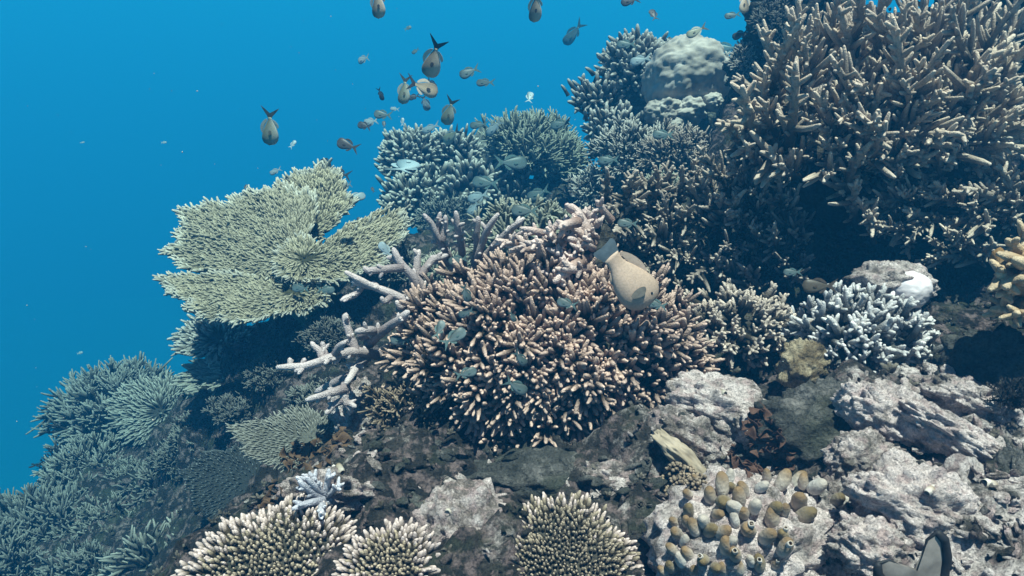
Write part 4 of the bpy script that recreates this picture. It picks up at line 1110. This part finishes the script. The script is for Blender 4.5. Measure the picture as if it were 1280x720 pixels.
def fish_body(height=.48, width=.17, n=18, seg=14, stem=.22):
    """closed fish trunk, nose at +X .5, tail stem at -X; tip = 0 belly .. 1 back"""
    f = np.linspace(0, 1, n)
    prof = np.sin(np.pi * f ** .62) ** .75 * (1 - .15 * f)
    prof = np.maximum(prof, (stem * .95) * (f > .5)); prof[0] = .05
    prof[-1] = stem
    if stem > .3: prof[2:-1] = (prof[1:-2] + prof[2:-1] + prof[3:]) / 3
    x = .5 - f * .80
    a = np.linspace(0, 2 * math.pi, seg, endpoint=False); V = []; tp = []
    cz = -.03 * np.sin(np.pi * f)
    for k in range(n):
        h = prof[k] * height / 2; w = prof[k] ** 1.15 * width / 2 * (1 if f[k] < .6 else 1 - .5 * (f[k] - .6))
        V.append(np.stack([np.full(seg, x[k]), w * np.cos(a), cz[k] + h * np.sin(a)], 1)); tp.append((np.sin(a) + 1) / 2)
    V = np.concatenate(V + [[[.515, 0, 0]], [[-.31, 0, 0]]]); tp = np.concatenate(tp + [[.5], [.5]])
    i = np.arange(seg); j = (i + 1) % seg
    q = np.concatenate([np.stack([k * seg + i, k * seg + j, (k + 1) * seg + j, (k + 1) * seg + i], 1) for k in range(n - 1)])
    t = np.concatenate([np.stack([np.full(seg, n * seg), j, i], 1), np.stack([np.full(seg, n * seg + 1), (n - 1) * seg + i, (n - 1) * seg + j], 1)])
    return V, q, t, tp

def fin(outline, th=.006, y=0.0):
    """flat rayed fin with thickness thinning to the rim; outline in the X-Z plane"""
    o = np.array(outline, float); m = len(o)
    k = np.arange(0, m, .34); i0 = k.astype(int); u = (k - i0)[:, None]
    g = lambda j: o[(i0 + j) % m]
    o = .5 * (2 * g(0) + (g(1) - g(-1)) * u + (2 * g(-1) - 5 * g(0) + 4 * g(1) - g(2)) * u ** 2 + (3 * g(0) - g(-1) - 3 * g(1) + g(2)) * u ** 3)
    c = o.mean(0); m = len(o)
    V = []
    for s in (1, -1):
        V += [(p[0], y + s * th * .6, p[1]) for p in o]; V.append((c[0], y + s * th, c[1]))
    i = np.arange(m); j = (i + 1) % m
    t = np.concatenate([np.stack([i, j, np.full(m, m)], 1), np.stack([m + 1 + j, m + 1 + i, np.full(m, 2 * m + 1)], 1)])
    q = np.stack([j, i, m + 1 + i, m + 1 + j], 1)
    return np.array(V), q, t, np.zeros(2 * m + 2)

TAIL = [(-.27, .04), (-.34, .075), (-.45, .155), (-.60, .25), (-.50, .125), (-.42, .04), (-.37, 0), (-.42, -.04), (-.50, -.125), (-.60, -.25), (-.45, -.155), (-.34, -.075), (-.27, -.04)]
DORS = [(.18, .19), (.08, .245), (-.02, .25), (-.12, .215), (-.22, .14), (-.25, .07), (-.18, .08), (-.05, .14), (.10, .18)]
ANAL = [(-.02, -.22), (-.08, -.25), (-.16, -.21), (-.23, -.13), (-.25, -.07), (-.18, -.09), (-.08, -.17)]
PECT = [(.18, .0), (.12, .035), (.06, .02), (.05, -.02), (.09, -.05), (.15, -.035)]
BODY = fish_body()
FISHME = {}
def fish_meshes(kind):
    if kind not in FISHME:
        bm_, fm_ = FM[kind]
        pc = fin(PECT, .006); dm_ = bm_ if kind in ('tan', 'olive') else fm_
        FISHME[kind] = dict(body=mesh_from('body', *BODY, bm_), tail_fin=mesh_from('tail_fin', *fin(TAIL), fm_, False), dorsal_fin=mesh_from('dorsal_fin', *fin(DORS), dm_, False),
                            anal_fin=mesh_from('anal_fin', *fin(ANAL), dm_, False), pectoral_fin=mesh_from('pectoral_fin', *pc, fm_, False))
    return FISHME[kind]
def ball(r, mat, name):
    n, s = 6, 10; th = np.linspace(0, math.pi, n + 1)[1:-1]; ph = np.linspace(0, 2 * math.pi, s, endpoint=False)
    v = np.stack([np.outer(np.sin(th), np.cos(ph)), np.outer(np.cos(th), np.ones(s)), np.outer(np.sin(th), np.sin(ph))], -1).reshape(-1, 3)
    v = np.concatenate([v, [[0, 1, 0], [0, -1, 0]]]) * (r, r * .5, r)
    i = np.arange(s); j = (i + 1) % s
    q = np.concatenate([np.stack([k * s + i, k * s + j, (k + 1) * s + j, (k + 1) * s + i], 1) for k in range(n - 2)])
    t = np.concatenate([np.stack([np.full(s, (n - 1) * s), j, i], 1), np.stack([np.full(s, (n - 1) * s + 1), (n - 2) * s + i, (n - 2) * s + j], 1)])
    return mesh_from(name, v, q, t, np.zeros(len(v)), mat)
EYE, PUP = ball(.034, EYE_W, 'eye'), ball(.024, EYE_B, 'pupil')

def fish_root(label, px, py, d, Lpx, ang, depth_turn, group, up=None, name='reef_fish', sx=1.0):
    a = math.radians(ang)
    fwd = unit(RT * math.cos(a) + UP * math.sin(a) + FW * math.tan(math.radians(depth_turn)))
    dors = unit((RT * -math.sin(a) + UP * math.cos(a)) * (1 if math.cos(a) >= 0 else -1)) if up is None else unit(up)
    dors = unit(dors - np.dot(dors, fwd) * fwd); lat = np.cross(dors, fwd)
    root = thing(name, label, 'fish', P(px, py, d), group)
    L = Lpx * d / F_PX / max(.35, math.cos(math.radians(depth_turn)))
    R = Matrix((fwd, lat, dors)).transposed()
    root.rotation_mode = 'QUATERNION'; root.rotation_quaternion = R.to_quaternion(); root.scale = (L, L * sx, L * sx)
    return root
def fish(kind, label, px, py, d, Lpx, ang, turn=15, group=None, full=True, sx=1.0):
    r = fish_root(label, px, py, d, Lpx, ang, turn, group, sx=sx); m = fish_meshes(kind)
    for nm in ('body', 'tail_fin', 'dorsal_fin', 'anal_fin'): obj(nm, m[nm], r)
    if full:
        for s in (1, -1):
            o = obj('pectoral_fin', m['pectoral_fin'], r, (0, s * .065, -.03)); o.rotation_euler = (0, 0, s * .18)
            e = obj('eye', EYE, r, (.36, s * .045, .03)); obj('pupil', PUP, e, (0, s * .008, 0))
    return r

G_W = 'fish swimming in open water'; G_C = 'small teal fish over the corals'
# (kind, px, py, length px, heading, turn, metres ahead, own label or None)
SCHOOL = [
    ('tan', 541, 74, 40, -115, 20, 2.3, 'tan fish with a black forked tail diving head down in open water'),
    ('olive', 337, 160, 40, -100, 25, 2.5, 'olive-tan fish hanging head down above the table coral'),
    ('tan', 472, 3, 34, -92, 30, 2.6, 'tan fish heading down at the water top, apart from the school'), ('tan', 669, 8, 32, -95, 30, 2.7, 'pale-bellied fish diving from the water top above the umbrella coral'),
    ('olive', 505, 113, 32, -100, 25, 3.0, 'olive fish diving beside another fish with crossed tails'), ('tan', 530, 109, 32, -8, 20, 3.0, 'tan fish swimming level, its tail crossing the diving olive fish'),
    ('dark', 540, 104, 13, -40, 20, 3.6, None), ('green', 586, 90, 25, 200, 15, 3.6, None), ('green', 606, 103, 22, 172, 15, 3.5, None), ('olive', 561, 140, 30, -112, 20, 3.1, 'olive fish nosing down just above the middle coral head'),
    ('pale', 454, 74, 15, 185, 20, 4.2, None), ('green', 519, 64, 10, 210, 10, 5, None), ('green', 510, 35, 9, 30, 10, 5.2, None), ('dark', 476, 118, 14, -70, 20, 3.8, None), ('dark', 517, 121, 14, 190, 20, 3.8, None), ('pale', 532, 129, 17, -70, 20, 3.6, None),
    ('green', 478, 143, 22, 172, 10, 3.6, None), ('dark', 455, 157, 18, 160, 20, 3.5, None), ('pale', 463, 152, 18, 185, 20, 3.7, None), ('dark', 480, 155, 9, 100, 20, 4.2, None), ('pale', 503, 152, 10, 90, 20, 4.2, None), ('pale', 493, 136, 11, 170, 20, 4.4, None),
    ('dark', 434, 181, 28, 158, 10, 2.9, 'slim dark fish with a pale tail swimming above the table coral'), ('pale', 366, 180, 11, 60, 20, 4.2, None), ('pale', 662, 121, 15, 80, 25, 4.2, None),
    ('green', 716, 42, 30, 225, 15, 6.5, 'faint blurred fish far off in the blue water'), ('dark', 787, 1, 22, 190, 15, 3.5, None), ('dark', 817, 18, 17, 100, 40, 3.3, None), ('olive', 870, 39, 26, 205, 15, 3.0, 'olive fish with a forked tail above the boulder coral'),
    ('green', 915, 19, 18, 185, 15, 3.9, None), ('dark', 925, 43, 17, 195, 15, 3.3, None), ('tan', 931, 3, 26, -88, 30, 2.7, 'tan fish dropping head down beside the top of the huge staghorn'), ('green', 905, 60, 34, 175, 15, 5.5, 'dim broad fish behind the boulder coral'),
    ('pale', 344, 214, 16, 200, 20, 3.5, None), ('pale', 381, 216, 18, 175, 15, 3.5, None), ('dark', 407, 203, 18, 170, 20, 3.7, None), ('dark', 424, 217, 30, 165, 15, 3.8, 'blackish fish hovering behind the back plate of the table coral'), ('pale', 433, 232, 14, 190, 20, 3.7, None), ('pale', 445, 246, 22, 15, 20, 3.5, None),
    ('dark', 448, 277, 12, 90, 20, 3.9, None), ('dark', 466, 237, 8, 120, 20, 4, None), ('dark', 307, 234, 8, 80, 20, 3.6, None), ('pale', 103, 178, 5, 10, 10, 5, None), ('pale', 205, 178, 6, 10, 10, 5, None), ('pale', 100, 441, 6, 20, 10, 4.5, None),
    ('pale', 482, 312, 24, 130, 20, 2.6, 'pale blue fish at the rim of the table coral by the white antlers'),
    ('pale', 538, 160, 22, 200, 20, 4.2, None), ('olive', 564, 170, 24, 210, 20, 4.2, None), ('pale', 617, 160, 24, 220, 20, 4.2, None), ('green', 598, 156, 22, 180, 20, 4.2, None), ('pale', 506, 208, 24, 80, 40, 4.2, 'thin pale fish seen end-on against the middle coral head'),
]
n_free = {}
for kind, px, py, L, ang, turn, d, lab in SCHOOL:
    desc = {'tan': 'tan', 'dark': 'small dark', 'pale': 'small pale silvery', 'green': 'small teal', 'olive': 'small olive'}[kind]
    where = 'above the table coral' if px < 460 else 'above the middle coral head' if px < 690 else 'near the upper coral head'
    fish(kind, lab or f'{desc} fish of the school in blue water {where}', px, py, d, L, ang, turn * rng.uniform(.3, 2.2), G_W, full=L > 12, sx=rng.uniform(.82, 1.08))
OVER = [('green', 640, 203, 38, 2, 15, 4.3), ('green', 606, 228, 32, 170, 15, 4.2), ('pale', 597, 246, 26, 195, 15, 4.1), ('pale', 591, 261, 20, 230, 15, 4.0), ('green', 672, 242, 28, 200, 15, 4.0), ('green', 655, 263, 32, 175, 15, 2.6), ('green', 700, 155, 24, 190, 15, 4.3), ('green', 561, 286, 18, 190, 15, 2.4),
        ('green', 784, 279, 24, 175, 10, 2.2), ('green', 583, 367, 22, -70, 20, 1.72), ('green', 582, 391, 20, 200, 20, 1.74), ('green', 549, 411, 22, 70, 20, 1.76), ('green', 568, 421, 32, 35, 15, 1.72), ('green', 583, 466, 26, 15, 15, 1.72), ('green', 646, 483, 30, -30, 15, 1.70), ('green', 651, 448, 22, -50, 20, 1.70),
        ('green', 708, 379, 24, 165, 15, 1.72), ('green', 641, 396, 14, -60, 20, 1.72), ('green', 572, 325, 24, 190, 15, 2.2), ('green', 820, 380, 24, 165, 15, 1.85), ('green', 505, 385, 22, 185, 15, 2.1), ('green', 500, 425, 26, 175, 15, 2.0), ('green', 375, 360, 22, 175, 15, 2.95), ('green', 408, 362, 20, 0, 15, 2.95),
        ('pale', 800, 75, 24, 190, 15, 3.85), ('green', 782, 55, 22, 175, 15, 4.0), ('green', 760, 200, 24, 180, 15, 3.5), ('green', 828, 168, 24, 175, 15, 3.4), ('green', 990, 340, 20, 180, 15, 2.15)]
for k, (kind, px, py, L, ang, turn, d) in enumerate(OVER):
    where = 'over the domed tan coral' if d < 1.8 else 'against the coral heads' if d > 3 else 'among the white antlers and staghorn'
    pose = 'level' if abs(math.sin(math.radians(ang))) < .4 else 'nose up' if math.sin(math.radians(ang)) > 0 else 'nose down'
    fish(kind, f"{'small teal' if kind == 'green' else 'small pale'} fish hovering {pose} {where}", px, py, d, L, ang, turn, 'reef fish hovering close to the corals')
fish('brown', 'dull brown fish beside the top of the icy-blue clump', 1023, 357, 1.85, 38, 178, 10, None)

# the big tan fish nosing into the coral
def big_fish():
    mt = fish_mat('beige_fish', (0.40, 0.28, 0.21), (0.52, 0.36, 0.275), (0.40, 0.29, 0.23), .5)
    ft = plain_mat('blue_grey_fin', (0.05, 0.065, 0.08), (0.10, 0.125, 0.145), 6, .5)
    dk = plain_mat('dark_gill', (0.05, 0.045, 0.04), (0.09, 0.08, 0.07), 8, .6)
    lip = plain_mat('pale_edge', (0.42, 0.38, 0.33), (0.5, 0.46, 0.4), 8, .5)
    r = fish_root('big beige fish nosing head down into the crest of the domed tan coral', 783, 343, 1.84, 100, -48, 12, None, name='large_fish')
    V, q, t, tp = fish_body(.54, .26, 28, 22, stem=.40)
    obj('body', mesh_from('body', V, q, t, tp, mt), r)
    tl = [(-.27, .09), (-.34, .13), (-.42, .16), (-.47, .14), (-.46, .05), (-.46, -.05), (-.47, -.14), (-.42, -.15), (-.34, -.12), (-.27, -.09)]
    obj('tail_fin', mesh_from('tail_fin', *fin(tl, .006), ft, False), r)
    obj('dorsal_fin', mesh_from('dorsal_fin', *fin([(.18, .20), (.05, .245), (-.10, .225), (-.22, .17), (-.26, .11), (-.10, .12), (.05, .17)], .006), mt, False), r)
    obj('anal_fin', mesh_from('anal_fin', *fin([(.02, -.21), (-.06, -.215), (-.13, -.16), (-.17, -.09), (-.12, -.10), (-.04, -.16)], .006), mt), r)
    for s in (1, -1):
        o = obj('pectoral_fin', mesh_from('pectoral_fin', *fin([(.20, .02), (.165, .09), (.12, .09), (.09, .0), (.10, -.10), (.14, -.12), (.18, -.06)], .005), dk, False), r, (.10, s * .112, -.04)); o.rotation_euler = (s * .25, 0, s * .30)
        mb = MB(); a = np.linspace(-1.3, 1.3, 14)
        tube(mb, np.stack([.30 + .055 * np.cos(a), np.full(14, s * .098) - s * .03 * np.abs(a) / 1.3, .12 * np.sin(a) - .02], 1), np.full(14, .008), 6)
        obj('gill_edge', mb.mesh('gill_edge', lip), r)
        e = obj('eye', EYE, r, (.36, s * .085, .07)); obj('pupil', PUP, e, (0, s * .010, 0))
big_fish()

# the black-edged fish at the bottom, its forked tail raised into view
def edged_fish():
    gm = fish_mat('grey_fish', (0.10, 0.095, 0.09), (0.30, 0.27, 0.25), (0.40, 0.37, 0.34), .5)
    pale = plain_mat('grey_tail', (0.13, 0.11, 0.10), (0.36, 0.31, 0.28), 4, .6)
    blk = plain_mat('black_edge', (0.012, 0.012, 0.014), (0.025, 0.025, 0.027), 8, .6)
    r = fish_root('pale grey fish with a black-edged forked tail below the flaky white rock', 1178, 792, 1.22, 235, -62, 15, None, name='forked_tail_fish')
    obj('body', mesh_from('body', *fish_body(.40, .18, 20, 18), gm), r)
    tl = obj('tail_fin', mesh_from('tail_fin', *fin([(-.24, .055), (-.32, .115), (-.42, .165), (-.52, .185), (-.575, .165), (-.56, .105), (-.47, .05), (-.38, 0), (-.47, -.05), (-.56, -.105), (-.575, -.165), (-.52, -.185), (-.42, -.165), (-.32, -.115), (-.24, -.055)], .010), pale, False), r)
    for s in (1, -1):
        mb = MB(); p = np.array([(-.23, 0, .055), (-.32, 0, .115), (-.42, 0, .165), (-.52, 0, .185), (-.575, 0, .165)]) * (1, 1, s)
        tube(mb, p, np.array([.02, .026, .028, .026, .02]), 8); obj('edge_band', mb.mesh('edge_band', blk), tl)
        mb = MB(); p = np.array([(-.578, 0, .165), (-.565, 0, .105), (-.47, 0, .048), (-.385, 0, 0)]) * (1, 1, s)
        tube(mb, p, np.array([.010, .007, .006, .006]), 8); obj('edge_band', mb.mesh('edge_band', blk), tl)
    obj('dorsal_fin', mesh_from('dorsal_fin', *fin(DORS), blk, False), r); obj('anal_fin', mesh_from('anal_fin', *fin(ANAL), blk, False), r)
    for s in (1, -1):
        e = obj('eye', EYE, r, (.36, s * .05, .03)); obj('pupil', PUP, e, (0, s * .008, 0))
edged_fish()

# fine specks drifting in the water
def specks():
    mb = MB()
    for k in range(170):
        p = P(rng.uniform(0, 1280), rng.uniform(0, 560), rng.uniform(1.2, 5)); r = rng.uniform(.0008, .0022)
        if p[2] < reef_z(p[0], p[1]) + .05: continue
        V = np.array([(1, 0, 0), (-1, 0, 0), (0, 1, 0), (0, -1, 0), (0, 0, 1), (0, 0, -1)]) * r * rng.uniform(.6, 1.4, (6, 3)) + p
        mb.add(V, None, [(0, 2, 4), (2, 1, 4), (1, 3, 4), (3, 0, 4), (2, 0, 5), (1, 2, 5), (3, 1, 5), (0, 3, 5)])
    tag(obj('marine_snow', mb.mesh('marine_snow', M['sand'])), 'tiny pale specks drifting in the open water', 'specks', kind='stuff')
specks()
